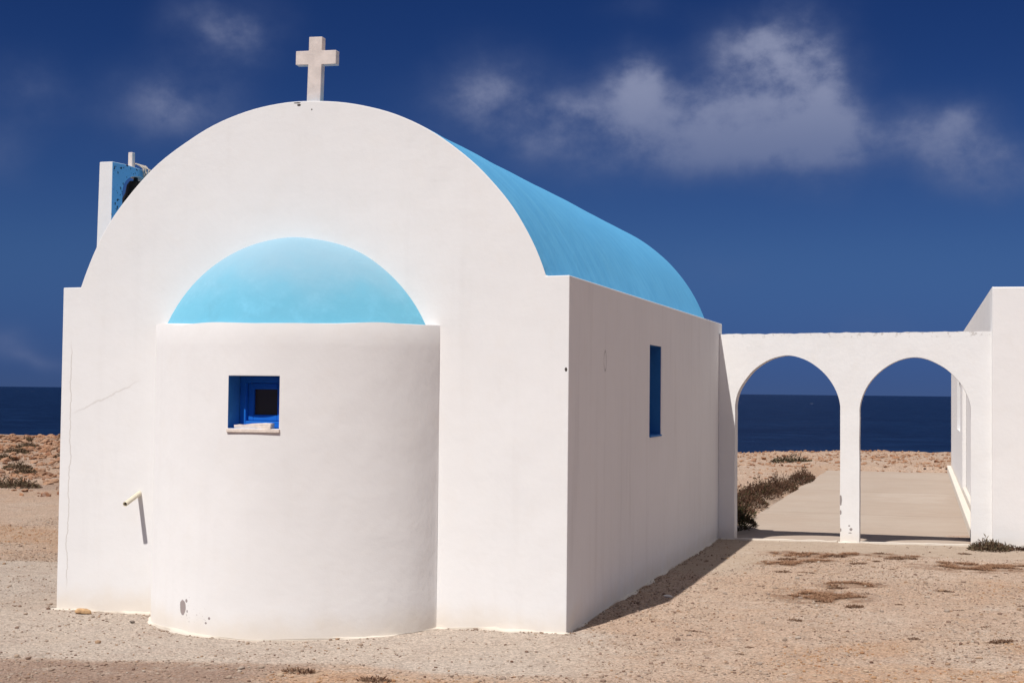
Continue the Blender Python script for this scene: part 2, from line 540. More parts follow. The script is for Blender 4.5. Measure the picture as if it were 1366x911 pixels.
c = k.mix(zr, sand, apr)
c = k.mix(zg, c, soil)
c = k.mix(zb, c, orange)
c = k.mix(k.math('MULTIPLY', smooth, 0.7), c, k.mix(k.step(mid, 0.3, 0.7), (0.50, 0.385, 0.285), (0.44, 0.33, 0.24)))
c = k.mix(k.math('MULTIPLY', at.outputs['Alpha'], k.step(k.noise(P, 24, 4, 0.7), 0.30, 0.55, 0.35, 0.9)), c, k.mix(k.noise(P, 60, 3, 0.6), (0.19, 0.10, 0.06), (0.38, 0.24, 0.155)))
c = k.mix(k.math('MULTIPLY', k.step(k.noise(P, 1.7, 6, 0.7), 0.52, 0.66), 0.35), c, (0.42, 0.30, 0.235))
c = k.mix(k.math('MULTIPLY', k.math('MULTIPLY', k.step(k.noise(k.vmath('ADD', P, (9, 4, 0)), 5.5, 6, 0.75), 0.54, 0.64), 0.42), k.math('SUBTRACT', 1.0, k.math('MULTIPLY', zr, 0.8))), c, (0.36, 0.225, 0.155))
c = k.mix(k.math('MULTIPLY', k.step(k.noise(k.vmath('ADD', P, (2, 7, 0)), 4.2, 6, 0.7), 0.55, 0.68), 0.4), c, (0.60, 0.505, 0.42))
vo = k.add('ShaderNodeTexVoronoi', feature='F1')
k.put(vo.inputs['Vector'], k.vmath('ADD', P, k.vmath('MULTIPLY', k.noise(P, 30, 2, 0.5, color=True), (0.02, 0.02, 0.02))))
vo.inputs['Scale'].default_value = 85.0
vr, vg, vb = k.xyz(vo.outputs['Color'])
gr1 = k.mix(k.step(vr, 0.0, 1.0), tuple([0.70] * 3), tuple([1.20] * 3))
c = k.mix(k.math('SUBTRACT', 0.9, k.math('MULTIPLY', smooth, 0.75)), c, gr1, 'MULTIPLY')
vo2 = k.add('ShaderNodeTexVoronoi', feature='F1')
k.put(vo2.inputs['Vector'], P)
vo2.inputs['Scale'].default_value = 24.0
v2r, v2g, v2b = k.xyz(vo2.outputs['Color'])
st2 = k.math('MULTIPLY', k.step(vo2.outputs['Distance'], 0.25, 0.38, 1.0, 0.0), k.step(v2r, 0.70, 0.74))
c = k.mix(k.math('MULTIPLY', st2, k.math('SUBTRACT', k.math('SUBTRACT', 0.8, k.math('MULTIPLY', zr, 0.40)), k.math('MULTIPLY', smooth, 0.38))), c, k.mix(v2g, (0.30, 0.185, 0.125), (0.62, 0.52, 0.43)))
vo3 = k.add('ShaderNodeTexVoronoi', feature='F1')
k.put(vo3.inputs['Vector'], k.vmath('ADD', P, k.vmath('MULTIPLY', k.noise(P, 60, 2, 0.5, color=True), (0.012, 0.012, 0.012))))
vo3.inputs['Scale'].default_value = 42.0
v3r, v3g, v3b = k.xyz(vo3.outputs['Color'])
crowd = k.step(k.noise(P, 1.3, 5, 0.65), 0.40, 0.62, 0.10, 0.42)
crumb = k.math('MULTIPLY', k.step(vo3.outputs['Distance'], 0.28, 0.40, 1.0, 0.0), k.math('LESS_THAN', v3r, crowd))
crumb = k.math('MULTIPLY', crumb, k.math('SUBTRACT', 0.85, k.math('MULTIPLY', zr, 0.55)))
c = k.mix(crumb, c, k.mix(v3g, (0.16, 0.085, 0.055), (0.44, 0.27, 0.17)))
c = k.mix(k.math('MULTIPLY', k.step(fine, 0.54, 0.70), 0.42), c, (0.22, 0.15, 0.11))
c = k.mix(k.math('MULTIPLY', k.step(fine, 0.45, 0.30), 0.30), c, (0.64, 0.54, 0.45))
c = k.mix(k.math('MULTIPLY', k.step(grain, 0.58, 0.70), 0.40), c, (0.20, 0.14, 0.105))
k.put(p.inputs['Base Color'], c)
p.inputs['Roughness'].default_value = 0.97
p.inputs['Specular IOR Level'].default_value = 0.1
h = k.math('ADD', k.math('MULTIPLY', fine, 0.6), k.math('MULTIPLY', grain, 0.3))
h = k.math('ADD', h, k.math('MULTIPLY', mid, 1.0))
h = k.math('ADD', h, k.math('MULTIPLY', vr, 0.5))
h = k.math('ADD', h, k.math('MULTIPLY', st2, 0.6))
k.put(p.inputs['Normal'], k.bump(h, 0.9, 0.025))
M_GROUND = m

# concrete slab
m, k, p, geo = new_mat('worn_concrete')
P = geo.outputs['Position']
c = k.mix(k.step(k.noise(P, 0.5, 5, 0.6), 0.3, 0.7), (0.395, 0.31, 0.245), (0.425, 0.345, 0.28))
X, Y, Z = k.xyz(P)
pat = k.math('MULTIPLY', k.step(k.math('ABSOLUTE', k.math('SUBTRACT', X, 2.0)), 0.45, 0.75, 1.0, 0.0), k.step(k.math('ABSOLUTE', k.math('SUBTRACT', Y, 16.2)), 0.9, 1.5, 1.0, 0.0))
c = k.mix(k.math('MULTIPLY', pat, k.step(k.noise(P, 1.6, 5, 0.7), 0.35, 0.6, 0.05, 0.5)), c, (0.47, 0.395, 0.33))
c = k.mix(k.math('MULTIPLY', k.step(k.noise(k.vmath('MULTIPLY', P, (0.6, 1.8, 1)), 2.0, 6, 0.7), 0.5, 0.7), 0.4), c, (0.33, 0.265, 0.205))
c = k.mix(k.math('MULTIPLY', k.step(k.noise(P, 30, 4, 0.7), 0.58, 0.72), 0.3), c, (0.25, 0.19, 0.15))
for yy in (12.4, 17.7, 22.0):
    ln = k.step(k.math('ABSOLUTE', k.math('SUBTRACT', k.math('ADD', Y, k.math('MULTIPLY', k.noise(P, 1.5, 5, 0.6), 0.25)), yy)), 0.012, 0.04, 1.0, 0.0)
    c = k.mix(k.math('MULTIPLY', ln, 0.45), c, (0.25, 0.19, 0.15))
blot = k.math('MULTIPLY', k.step(k.noise(P, 1.1, 6, 0.7, 0.5), 0.55, 0.66), 0.35)
c = k.mix(blot, c, (0.45, 0.38, 0.31))
k.put(p.inputs['Base Color'], c)
k.put(p.inputs['Normal'], k.bump(k.math('ADD', k.noise(P, 3, 4, 0.6), k.math('MULTIPLY', k.noise(P, 50, 4, 0.6), 0.2)), 0.4, 0.03))
M_CONC = m

# sea
m, k, p, geo = new_mat('open_sea')
P = geo.outputs['Position']
Q = k.vmath('MULTIPLY', P, (0.5, 1.0, 1.0))
c = k.mix(k.step(k.noise(Q, 0.010, 5, 0.65), 0.3, 0.7), (0.0018, 0.0075, 0.030), (0.0032, 0.0115, 0.040))
c = k.mix(k.math('MULTIPLY', k.step(k.noise(Q, 0.11, 4, 0.7), 0.48, 0.66), 0.8), c, (0.007, 0.023, 0.070))
vs = k.add('ShaderNodeTexVoronoi', feature='F1')
k.put(vs.inputs['Vector'], k.vmath('MULTIPLY', P, (0.026, 0.009, 0.0)))
vs.inputs['Scale'].default_value = 1.0
sr, sg, sb = k.xyz(vs.outputs['Color'])
ripple = k.math('MULTIPLY', k.math('SUBTRACT', k.noise(P, 0.5, 3, 0.6), 0.5), 0.10)
foam = k.math('MULTIPLY', k.step(k.math('ADD', vs.outputs['Distance'], ripple), 0.045, 0.080, 1.0, 0.0), k.step(sr, 0.84, 0.86))
c = k.mix(foam, c, (0.65, 0.70, 0.74))
k.put(p.inputs['Base Color'], c)
p.inputs['Roughness'].default_value = 0.35
p.inputs['IOR'].default_value = 1.33
p.inputs['Specular IOR Level'].default_value = 0.14
k.put(p.inputs['Normal'], k.bump(k.math('ADD', k.noise(P, 0.12, 6, 0.65), k.math('MULTIPLY', k.noise(P, 0.9, 4, 0.6), 0.25)), 1.0, 2.0))
M_SEA = m


# ------------------------------------------------------------------ ground sheet, sea
def grow(start, step, end, f):
    out = []
    x, s = start, step
    while (x < end) if step > 0 else (x > end):
        s *= f
        x += s
        out.append(x)
    return out


xs = np.array(sorted(grow(-8.0, -0.055, -110, 1.07) + list(np.arange(-8.0, 5.0, 0.055)) + grow(5.0, 0.055, 110, 1.07)))
ys = np.array(sorted(grow(-4.2, -0.055, -70, 1.09) + list(np.arange(-4.2, 9.0, 0.055)) + list(np.arange(9.0, 40.0, 0.22)) + grow(39.8, 0.3, 80, 1.2)))


def sstep(a, b, v):
    t = np.clip((v - a) / (b - a), 0, 1)
    return t * t * (3 - 2 * t)


def brow(x):
    return 35.0 + 0.9 * math.sin(x * 0.35) + 0.7 * nz(x, 3.3, 0, 0.5)


def height(x, y):
    z = 0.010 * max(-6.0, min(6.0, x))
    z += 0.012 * nz(x, y, 1.7, 1.1) + 0.004 * nz(x, y, 5.1, 5.0)
    far = min(1.0, max(0.0, (y - 9.5) / 5.0))
    if far > 0:
        z += far * (0.10 * nz(x, y, 9.0, 0.45) + 0.05 * nz(x, y, 2.0, 1.6) + 0.03 * nz(x, y, 6.0, 4.0))
        if -0.6 < x < 9.0 and y < 26:                    # levelled for the slab and the long building
            t = min(1.0, max(0.0, (x + 0.6) / 0.5))
            z = z * (1 - t) - 0.10 * t
    elif y > 7.25 and -0.3 < x < 9:
        z -= 0.09
    b = brow(x)
    e = max(0.0, y - b)
    e = max(e, abs(x) - 85.0, -60.0 - y)
    if e > 0:
        z -= min(16.0, 0.25 * e + 0.11 * e * e) * (1 + 0.15 * nz(x, y, 0, 0.6))
    return z


MATS = [(1.12, 5.75, .42, .30), (1.0, 4.85, .24, .26), (1.65, 5.95, .40, .16), (2.1, 5.75, .28, .12), (2.85, 4.95, .52, .28), (3.15, 5.25, .30, .22), (1.55, 2.5, .42, .40), (1.25, 5.2, .25, .2), (2.65, 5.3, .3, .12), (1.75, 3.3, .28, .22)]


# zone masks
def zones(x, y):
    n1 = nz(x, y, 0.0, 1.3); n2 = nz(x, y, 4.0, 5.0); n3 = nz(x, y, 8.0, 14.0)
    wv = 0.22 * n1 + 0.10 * n2 + 0.05 * n3
    ss = lambda a, b, v: (lambda t: t * t * (3 - 2 * t))(min(1, max(0, (v - a) / (b - a))))
    # paved strip round the chapel: in front and to the left, and a smooth one before the arcade
    edge_left = 2.75 + 0.35 * (x + 6.5) * 0.8
    apr = ss(0.08, -0.08, y - edge_left + wv * 0.5) * ss(0.7, 0.1, x + 0.35 * wv + max(0.0, y) * 1.2)
    front_line = -1.78 + 0.19 * (x + 2.2) if x < -1.0 else -1.56 - 0.03 * (x + 1)
    apr *= ss(-0.05, 0.06, y - front_line + 0.35 * wv)
    conc = ss(0.15, -0.15, abs(y - 6.55) - 0.75 + 0.9 * wv) * ss(-0.3, 0.1, x + 0.2)
    conc = max(conc, ss(0.2, -0.2, x - 0.75 + wv) * ss(3.4, 4.4, y + wv) * ss(7.4, 7.2, y) * ss(-0.5, 0.0, x))
    soil = ss(0.06, -0.10, y - front_line + 0.3 * wv) * ss(-0.95, -1.4, x + 0.5 * wv)
    orange = ss(0.05, -0.18, y + 1.68 + 0.03 * (x + 1) + 0.4 * wv) * ss(-1.5, -1.1, x + 0.5 * wv) * ss(0.9, 0.2, x + wv)
    orange = max(orange, 0.8 * ss(0.25, -0.5, y - 0.25 + 1.6 * n1) * ss(0.8, 2.0, x + wv))
    sandy = ss(1.3, 0.4, abs(y - 5.0 + 0.25 * (x + 8)) + 1.5 * wv) * ss(-5.8, -6.6, x)
    orange = max(orange, 0.85 * sandy)
    orange = max(orange, 0.55 * ss(0.1, 0.45, nz(x, y, 12.0, 0.8)) * ss(0.6, 1.4, x) * ss(6, 5, y))
    if y > 10:
        orange = max(orange, 0.6 * ss(-0.3, 0.4, nz(x, y, 15.0, 0.5)))
        soil = max(soil, 0.75 * ss(-0.35, 0.2, nz(x, y, 25.0, 0.9)) * ss(10.2, 12.5, y) * ss(-6, -8, x))
    lit = 0.0
    for (mx_, my_, mrx, mry) in MATS:
        d = ((x - mx_) / (mrx * 1.1)) ** 2 + ((y - my_) / (mry * 1.1)) ** 2
        if d < 2.5:
            lit = max(lit, ss(1.25, 0.5, d - 1.3 * nz(x, y, 3, 6.0) - 0.6 * nz(x, y, 3, 17.0)))
    return max(apr, conc), soil, orange, lit


nx, ny = len(xs), len(ys)
V = np.zeros((nx * ny, 3))
Zn = np.zeros((nx * ny, 4), dtype=np.float32); Zn[:, 3] = 1
i = 0
for yv in ys:
    for xv in xs:
        V[i] = (xv, yv, height(xv, yv))
        Zn[i] = zones(xv, yv)
        i += 1
ii = np.arange((ny - 1) * (nx - 1))
a0 = (ii // (nx - 1)) * nx + ii % (nx - 1)
F = np.stack([a0, a0 + 1, a0 + nx + 1, a0 + nx], 1)
ground = mesh_obj('ground', V, F, M_GROUND, smooth=True)
att = ground.data.attributes.new('zone', 'FLOAT_COLOR', 'POINT')
att.data.foreach_set('color', Zn.ravel())
tag(ground, 'stony tan ground with gravel and sand running to the sea', 'ground', kind='structure')

R = 60000.0
sv = [(0, 0, -12.0)]; sf = []
rings_r = [60, 150, 400, 1000, 3000, 9000, 25000, R]
ns = 96
for r in rings_r:
    sv += [(r * math.cos(t * 2 * math.pi / ns), r * math.sin(t * 2 * math.pi / ns), -12.0) for t in range(ns)]
for t in range(ns):
    sf.append((0, 1 + t, 1 + (t + 1) % ns))
    for q in range(len(rings_r) - 1):
        a_, b_ = 1 + q * ns, 1 + (q + 1) * ns
        sf.append((a_ + t, b_ + t, b_ + (t + 1) % ns, a_ + (t + 1) % ns))
sea = mesh_obj('sea', sv, sf, M_SEA)
tag(sea, 'deep blue sea with a few whitecaps reaching the horizon', 'sea', kind='structure')

# concrete slab behind the arcade
slab_edge = [(-0.10 + 0.05 * nz(0, y, 0, 0.9) + 0.015 * nz(0, y, 0, 5), y) for y in np.linspace(7.6, 24.9, 70)]
bm = bmesh.new()
ring = [(0.02, 7.375), (3.03, 7.375)] + [(2.98, 14.0), (2.80, 25.1)] + slab_edge[::-1]
bv = [bm.verts.new((x, y, -0.30)) for x, y in ring]; tv = [bm.verts.new((x, y, -0.062 + 0.006 * nz(x, y, 0, 0.4))) for x, y in ring]
bm.faces.new(bv[::-1]); bm.faces.new(tv)
for q in range(len(ring)):
    r2 = (q + 1) % len(ring)
    bm.faces.new((bv[q], bv[r2], tv[r2], tv[q]))
slab = bm_obj('concrete_path', bm, M_CONC)
tag(slab, 'worn beige concrete path behind the arches leading towards the sea', 'path', kind='structure')


def gz(x, y):
    return height(x, y)


# ------------------------------------------------------------------ chapel
XC = -2.06
chapel = empty('chapel', (XC, 3.6, 0), 'white barrel-vaulted chapel with blue roof, rounded apse and a cross on its gable', 'chapel')
L = 7.36
R_F, ZC_F = 2.0025, 1.866


def shoulder(x):           # the left shoulder sits a little lower than the right one
    return 2.529 + (2.481 - 2.529) * (-x / 4.12)


def arc_pts(r, zc, n, wob=0.0):
    tR = math.asin((shoulder(-0.16) - zc) / r); tL = math.asin((shoulder(-3.96) - zc) / r)
    out = []
    for q in range(n + 1):
        t = tR + (math.pi - tL - tR) * q / n
        rr = r + wob * nz(t * 2.2, 0.3, 7) + wob * 0.5 * nz(t * 6, 2.3, 1)
        out.append((XC + rr * math.cos(t), zc + rr * math.sin(t)))
    return out


bm = bmesh.new()
arc = arc_pts(R_F, ZC_F, 72, 0.010)
zb = -0.30
outline = [(-4.125, zb), (0.0, zb), (0.0, shoulder(0))] + arc + [(-4.12, shoulder(-4.12))]
f0 = [bm.verts.new((x, 0.0, z)) for x, z in outline]
f1 = [bm.verts.new((x, 0.20, z)) for x, z in outline]
n = len(outline)
bm.faces.new(f0)
for q in range(n):
    r2 = (q + 1) % n
    bm.faces.new((f0[r2], f0[q], f1[q], f1[r2]))
bm.faces.new(f1[3:n - 1][::-1])                        # back of the raised gable
rear = {q: bm.verts.new((outline[q][0], L, outline[q][1])) for q in (0, 1, 2, n - 1)}
bm.faces.new((f1[0], f1[1], rear[1], rear[0])[::-1])
bm.faces.new((f1[1], f1[2], rear[2], rear[1])[::-1])
bm.faces.new((f1[n - 1], f1[0], rear[0], rear[n - 1])[::-1])
bm.faces.new([f1[2], f1[3], f1[n - 2], f1[n - 1], rear[n - 1], rear[2]][::-1])
bm.faces.new((rear[0], rear[1], rear[2], rear[n - 1]))
walls = bm_obj('wall', bm, [M_CHAPEL, M_REVEAL, M_ROOF], chapel)
WIN = (-0.20, 0.3, 2.955, 3.515, 1.312, 2.135)
cb = chapel.location
cut(walls, [WIN])
bake(walls, ('BEVEL', dict(width=0.007, segments=3, limit_method='ANGLE', angle_limit=0.6)))
for pf in walls.data.polygons:
    cc = pf.center + Vector(cb)
    pf.material_index = 1 if (-0.21 < cc.x < -0.013 and WIN[2] - 0.01 < cc.y < WIN[3] + 0.01 and WIN[4] - 0.01 < cc.z < WIN[5] + 0.01) else 0
    if cc.z > 2.54 and 0.011 < cc.y < 0.2 and abs(pf.normal.y) < 0.3:      # the roof paint runs over the curved top of the gable
        pf.material_index = 2

# barrel vault
R_B, Y0, Y1 = 1.997, 0.016, 7.34
nseg, ny_ = 64, 60
v = []; f = []
t0 = math.asin((2.500 - ZC_F) / R_B)
for j in range(ny_ + 1):
    y = Y0 + (Y1 - Y0) * j / ny_
    for q in range(nseg + 1):
        t = t0 + (math.pi - 2 * t0) * q / nseg
        fr = min(1.0, (y - Y0) / 0.8)
        rr = R_B + 0.010 * nz(t * 2.2, 0.3, 7) * (1 - fr) + 0.005 * nz(t * 6, 2.3, 1) * (1 - fr) + fr * (0.012 * nz(t * 2, y * 0.5, 3) + 0.006 * nz(t * 6, y * 1.5, 5))
        v.append((XC + rr * math.cos(t), y, ZC_F + rr * math.sin(t) * (1.0)))
for j in range(ny_):
    for q in range(nseg):
        a = j * (nseg + 1) + q
        f.append((a, a + 1, a + nseg + 2, a + nseg + 1))
nv = len(v)
endA = list(range(nseg + 1)); endB = [ny_ * (nseg + 1) + q for q in range(nseg + 1)]
f.append(endA); f.append(endB[::-1])
f.append([endA[0], endB[0], endB[-1], endA[-1]])
roof = mesh_obj('roof', v, f, M_ROOF, chapel, smooth=True)
bake(roof, ('EDGE_SPLIT', dict(split_angle=0.7)))

# apse: half-elliptical drum with a shallow dome
AW, AD, XA = 1.14, 0.90, -2.108
na = 96
tt = np.linspace(0, math.pi, na + 1)
plan = np.stack([AW * np.sign(np.cos(tt)) * np.abs(np.cos(tt)) ** (2 / 1.6), -AD * np.abs(np.sin(tt)) ** (2 / 1.6)], 1)
seg = np.concatenate([[0], np.cumsum(np.linalg.norm(np.diff(plan, axis=0), axis=1))])
uu = np.linspace(0, seg[-1], na + 1)
plan = np.stack([np.interp(uu, seg, plan[:, 0]), np.interp(uu, seg, plan[:, 1])], 1)
for _ in range(40):
    plan[1:-1] = 0.25 * plan[:-2] + 0.5 * plan[1:-1] + 0.25 * plan[2:]
plan[:, 1] *= AD / -plan[:, 1].min()
bm = bmesh.new()
rows = [-0.3, 0.0, 0.5, 1.0, 1.42, 1.8, 2.0, 2.155]


def apse_pt(q, z):
    t = math.pi * q / na
    wob = 1 + 0.005 * nz(t * 3, z * 0.8, 2)
    px_, py_ = plan[q]
    zz = z + (0.012 * nz(t * 2.5, 0, 4) + 0.020 * abs(math.cos(t)) ** 3 if z > 2.1 else 0)
    return (XA + px_ * wob, py_ * wob, zz)


grid = [[bm.verts.new(apse_pt(q, z)) for q in range(na + 1)] for z in rows]
for r_ in range(len(rows) - 1):
    for q in range(na):
        bm.faces.new((grid[r_][q], grid[r_][q + 1], grid[r_ + 1][q + 1], grid[r_ + 1][q]))
# close against the gable (2 mm into it) and cap top and bottom
back = [[bm.verts.new((XA + s * AW, 0.004, z)) for s in (1, -1)] for z in (rows[0], grid[-1][0].co.z)]
bm.faces.new([back[0][0]] + grid[0] + [back[0][1]])
bm.faces.new(([back[1][0]] + grid[-1] + [back[1][1]])[::-1])
bm.faces.new([back[0][0], back[1][0]] + [grid[r_][0] for r_ in range(len(rows) - 1, -1, -1)])
bm.faces.new([back[0][1]] + [grid[r_][na] for r_ in range(len(rows))] + [back[1][1]])
bm.faces.new([back[0][0], back[0][1], back[1][1], back[1][0]])
apse = bm_obj('apse', bm, [M_APSE, M_REVEAL], chapel)
AX0, AX1, AZ0, AZ1 = -2.199, -1.833, 1.427, 1.790
AYB = -0.64
cut(apse, [(AX0, AX1, -1.3, AYB, AZ0, AZ1)])
bake(apse, ('BEVEL', dict(width=0.008, segments=2, limit_method='ANGLE', angle_limit=0.6)))
for pf in apse.data.polygons:
    cc = pf.center + Vector(cb)
    inside = AX0 - 0.004 < cc.x < AX1 + 0.004 and AZ0 - 0.004 < cc.z < AZ1 + 0.004 and cc.y > -0.95
    pf.material_index = 1 if inside and cc.y < AYB + 0.01 and pf.normal.y > -0.5 else 0
    pf.use_smooth = True
bake(apse, ('EDGE_SPLIT', dict(split_angle=0.5)))

# dome cap on the apse: profile is a shallow arc
DA, DH, XD = 1.045, 0.665, -2.120
RS = (DA * DA + DH * DH) / (2 * DH)
v = []; f = []
nr, nt = 26, 72
Z0 = 2.170
for j in range(nr + 1):
    s = j / nr
    for q in range(nt + 1):
        t = math.pi * q / nt
        rad = 1 - s
        z = Z0 + math.sqrt(max(0, RS * RS - (DA * rad) ** 2)) - (RS - DH) + 0.006 * nz(rad * 3 * math.cos(t), rad * 3 * math.sin(t), 4)
        ip = np.interp(q / nt * na, np.arange(na + 1), plan[:, 0]) / AW; jp = np.interp(q / nt * na, np.arange(na + 1), plan[:, 1]) / AW
        v.append((XD + DA * rad * ip, DA * rad * jp, z))
for j in range(nr):
    for q in range(nt):
        a = j * (nt + 1) + q
        f.append((a, a + 1, a + nt + 2, a + nt + 1))
nb = len(v)
v += [(x, y, 2.09) for x, y, z in v[:nt + 1]]
for q in range(nt):
    f.append((q, nb + q, nb + q + 1, q + 1))
dome = mesh_obj('dome', v, f, M_DOME, apse, smooth=True)

# apse window parts: reveal is the cut; frame, sash, pane, sill
fx0, fx1, fz0, fz1 = AX0 + 0.003, AX1 - 0.003, AZ0 + 0.003, AZ1 - 0.003


def frame_bm(x0, x1, z0, z1, wd, y0, y1, axis='y', bm=None):
    bm = bm or bmesh.new()
    for (a, b, c_, d) in ((x0, x0 + wd, z0, z1), (x1 - wd, x1, z0, z1), (x0 + wd, x1 - wd, z0, z0 + wd), (x0 + wd, x1 - wd, z1 - wd, z1)):
        if axis == 'y':
            box_bm(a, b, y0, y1, c_, d, bm)
        else:
            box_bm(y0, y1, a, b, c_, d, bm)
    return bm


win = bm_obj('window', bevel_bm(frame_bm(fx0, fx1, fz0, fz1, 0.045, -0.725, -0.643), 0.004, 1), M_WOOD, apse)
bm_obj('sash', bevel_bm(frame_bm(fx0 + 0.047, fx1 - 0.047, fz0 + 0.047, fz1 - 0.047, 0.042, -0.690, -0.644), 0.004, 1), M_WOOD, apse)
bm_obj('pane', box_bm(fx0 + 0.088, fx1 - 0.088, -0.665, -0.659, fz0 + 0.088, fz1 - 0.088), M_GLASS, apse)
bm = bmesh.new()
sx = np.linspace(-2.204, -1.826, 12)
order = np.argsort(plan[:, 0])
sy = np.interp(sx - XA, plan[order, 0], plan[order, 1])
ringp = [(x, y - 0.014) for x, y in zip(sx, sy)] + [(sx[-1], -0.75), (sx[0], -0.75)]
s0 = [bm.verts.new((x, y, 1.400)) for x, y in ringp]; s1 = [bm.verts.new((x, y, 1.4255)) for x, y in ringp]
bm.faces.new(s0[::-1]); bm.faces.new(s1)
for q in range(len(ringp)):
    r2 = (q + 1) % len(ringp)
    bm.faces.new((s0[q], s0[r2], s1[r2], s1[q]))
sill = bm_obj('sill', bevel_bm(bm, 0.004, 2), M_SILLSTONE, apse)

# side window shutter frame, behind the deep reveal
sw = bm_obj('window', bevel_bm(frame_bm(WIN[2] + 0.003, WIN[3] - 0.003, WIN[4] + 0.003, WIN[5] - 0.003, 0.05, -0.197, -0.150, 'x'), 0.004, 1), M_WOOD, chapel)
bm_obj('pane', box_bm(-0.185, -0.179, WIN[2] + 0.053, WIN[3] - 0.053, WIN[4] + 0.053, WIN[5] - 0.053), M_GLASS, sw)
bm = box_bm(-0.148, 0.010, WIN[2] + 0.004, WIN[3] - 0.004, WIN[4] - 0.012, WIN[4] + 0.003)
bm_obj('sill', bevel_bm(bm, 0.003, 1), M_REVEAL, sw)

# cross on the gable
bm = bmesh.new()
cy0, cy1 = 0.07, 0.135
shaft = [(-2.087, 3.80), (-1.976, 3.80), (-1.969, 4.153), (-1.851, 4.151), (-1.850, 4.258), (-1.967, 4.260), (-1.9655, 4.366), (-2.073, 4.369), (-2.074, 4.264), (-2.180, 4.266), (-2.181, 4.160), (-2.078, 4.157)]
c0 = [bm.verts.new((x, cy0, z)) for x, z in shaft]; c1 = [bm.verts.new((x, cy1, z)) for x, z in shaft]
bm.faces.new(c0); bm.faces.new(c1[::-1])
for q in range(len(shaft)):
    r2 = (q + 1) % len(shaft)
    bm.faces.new((c0[r2], c0[q], c1[q], c1[r2]))
bm_obj('cross', bevel_bm(bm, 0.003, 1), M_MARBLE, chapel)

# drain pipe stub
bm = bmesh.new()
pr, pt = Vector((-3.409, 0.02, 0.892)), Vector((-3.397, -0.223, 0.818))
ax = (pt - pr).normalized()
tube_bm([pr, pt], [0.019, 0.019], 20, bm, caps=False)
tube_bm([pt, pr + ax * 0.05], [0.0155, 0.0155], 20, bm, caps=False)
a = ax.cross(Vector((0, 0, 1))).normalized(); b = ax.cross(a)
ro = [bm.verts.new(pt + 0.019 * (math.cos(q * math.pi / 10) * a + math.sin(q * math.pi / 10) * b)) for q in range(20)]
ri = [bm.verts.new(pt + 0.0155 * (math.cos(q * math.pi / 10) * a + math.sin(q * math.pi / 10) * b)) for q in range(20)]
for q in range(20):
    bm.faces.new((ro[q], ro[(q + 1) % 20], ri[(q + 1) % 20], ri[q]))
pipe = bm_obj('drain_pipe', bm, M_PIPE, chapel, smooth=True)
bake(pipe, ('EDGE_SPLIT', dict(split_angle=0.6)))
bm = tube_bm([pt - ax * 0.03, pt - ax * 0.06], [0.0155, 0.0155], 16)
bm_obj('pipe_bore', bm, M_DARKHOLE, pipe)

# belfry on the left shoulder
bx0, bx1 = -4.120, -3.985
by0, by1 = 0.45, 1.33
bz1 = 3.555
yc, hw, zs = 0.89, 0.275, 3.31
outl = [(by0, 2.45), (by0 + 0.003, bz1 - 0.008), (0.66, bz1), (0.9, bz1 - 0.006), (by1, bz1)] + [(by1, 2.45), (yc + hw, 2.45)]
for q in range(0, 17):
    t = math.pi * q / 16
    outl.append((yc + hw * math.cos(t), zs + 0.175 * math.sin(t) ** 0.9))
outl.append((yc - hw, 2.45))
bm = bmesh.new()
g0 = [bm.verts.new((bx0 - 0.004 + (0.018 if z > 3.2 else 0), y, z)) for y, z in outl]
g1 = [bm.verts.new((bx1, y, z)) for y, z in outl]
bm.faces.new(g0[::-1]); bm.faces.new(g1)
for q in range(len(outl)):
    r2 = (q + 1) % len(outl)
    bm.faces.new((g0[q], g0[r2], g1[r2], g1[q]))
belfry = bm_obj('belfry', bm, [M_CHAPEL, M_BELFRY_BLUE], chapel)
bake(belfry, ('BEVEL', dict(width=0.006, segments=2, limit_method='ANGLE', angle_limit=0.7)))
for pf in belfry.data.polygons:
    if pf.normal.x > 0.7:
        pf.material_index = 1
bm = bmesh.new()
ccx, ccy = -4.05, 0.85
box_bm(ccx - 0.020, ccx + 0.020, ccy - 0.024, ccy + 0.024, 3.54, 3.685, bm)
bm_obj('finial', bevel_bm(bm, 0.004, 1), M_MARBLE, belfry)

# lime skirt at the foot of the walls
def skirt(path, w0, h0, seed):
    """path = list of ((x,y),(nx,ny)) along the foot of a wall; returns verts, faces of an uneven lime fillet"""
    v = []; f = []
    for i_, ((x, y), (qx, qy)) in enumerate(path):
        s = i_ * 0.045
        wd = w0 * max(0.12, 0.45 + 2.2 * nz(s, seed, 0, 2.6) + 1.2 * nz(s, seed, 3, 11))
        hh = h0 * max(0.1, 0.5 + 1.4 * nz(s, seed, 5, 2.7) + 0.8 * nz(s, seed, 6, 12))
        gx, gy = x + qx * wd, y + qy * wd
        g = gz(gx, gy)
        gm = gz(x, y)
        v += [(x - qx * 0.01, y - qy * 0.01, gm + hh), (x + qx * 0.005, y + qy * 0.005, gm + hh * 0.7), (x + qx * wd * 0.45, y + qy * wd * 0.45, gm + 0.5 * hh), (gx, gy, g + 0.004), (gx, gy, g - 0.05), (x - qx * 0.01, y - qy * 0.01, gm - 0.05)]
    for i_ in range(len(path) - 1):
        for q in range(6):
            a_, b_ = i_ * 6 + q, i_ * 6 + (q + 1) % 6
            f.append((a_, b_, b_ + 6, a_ + 6))
    f.append([5, 4, 3, 2, 1, 0]); f.append([(len(path) - 1) * 6 + q for q in range(6)])
    return v, f


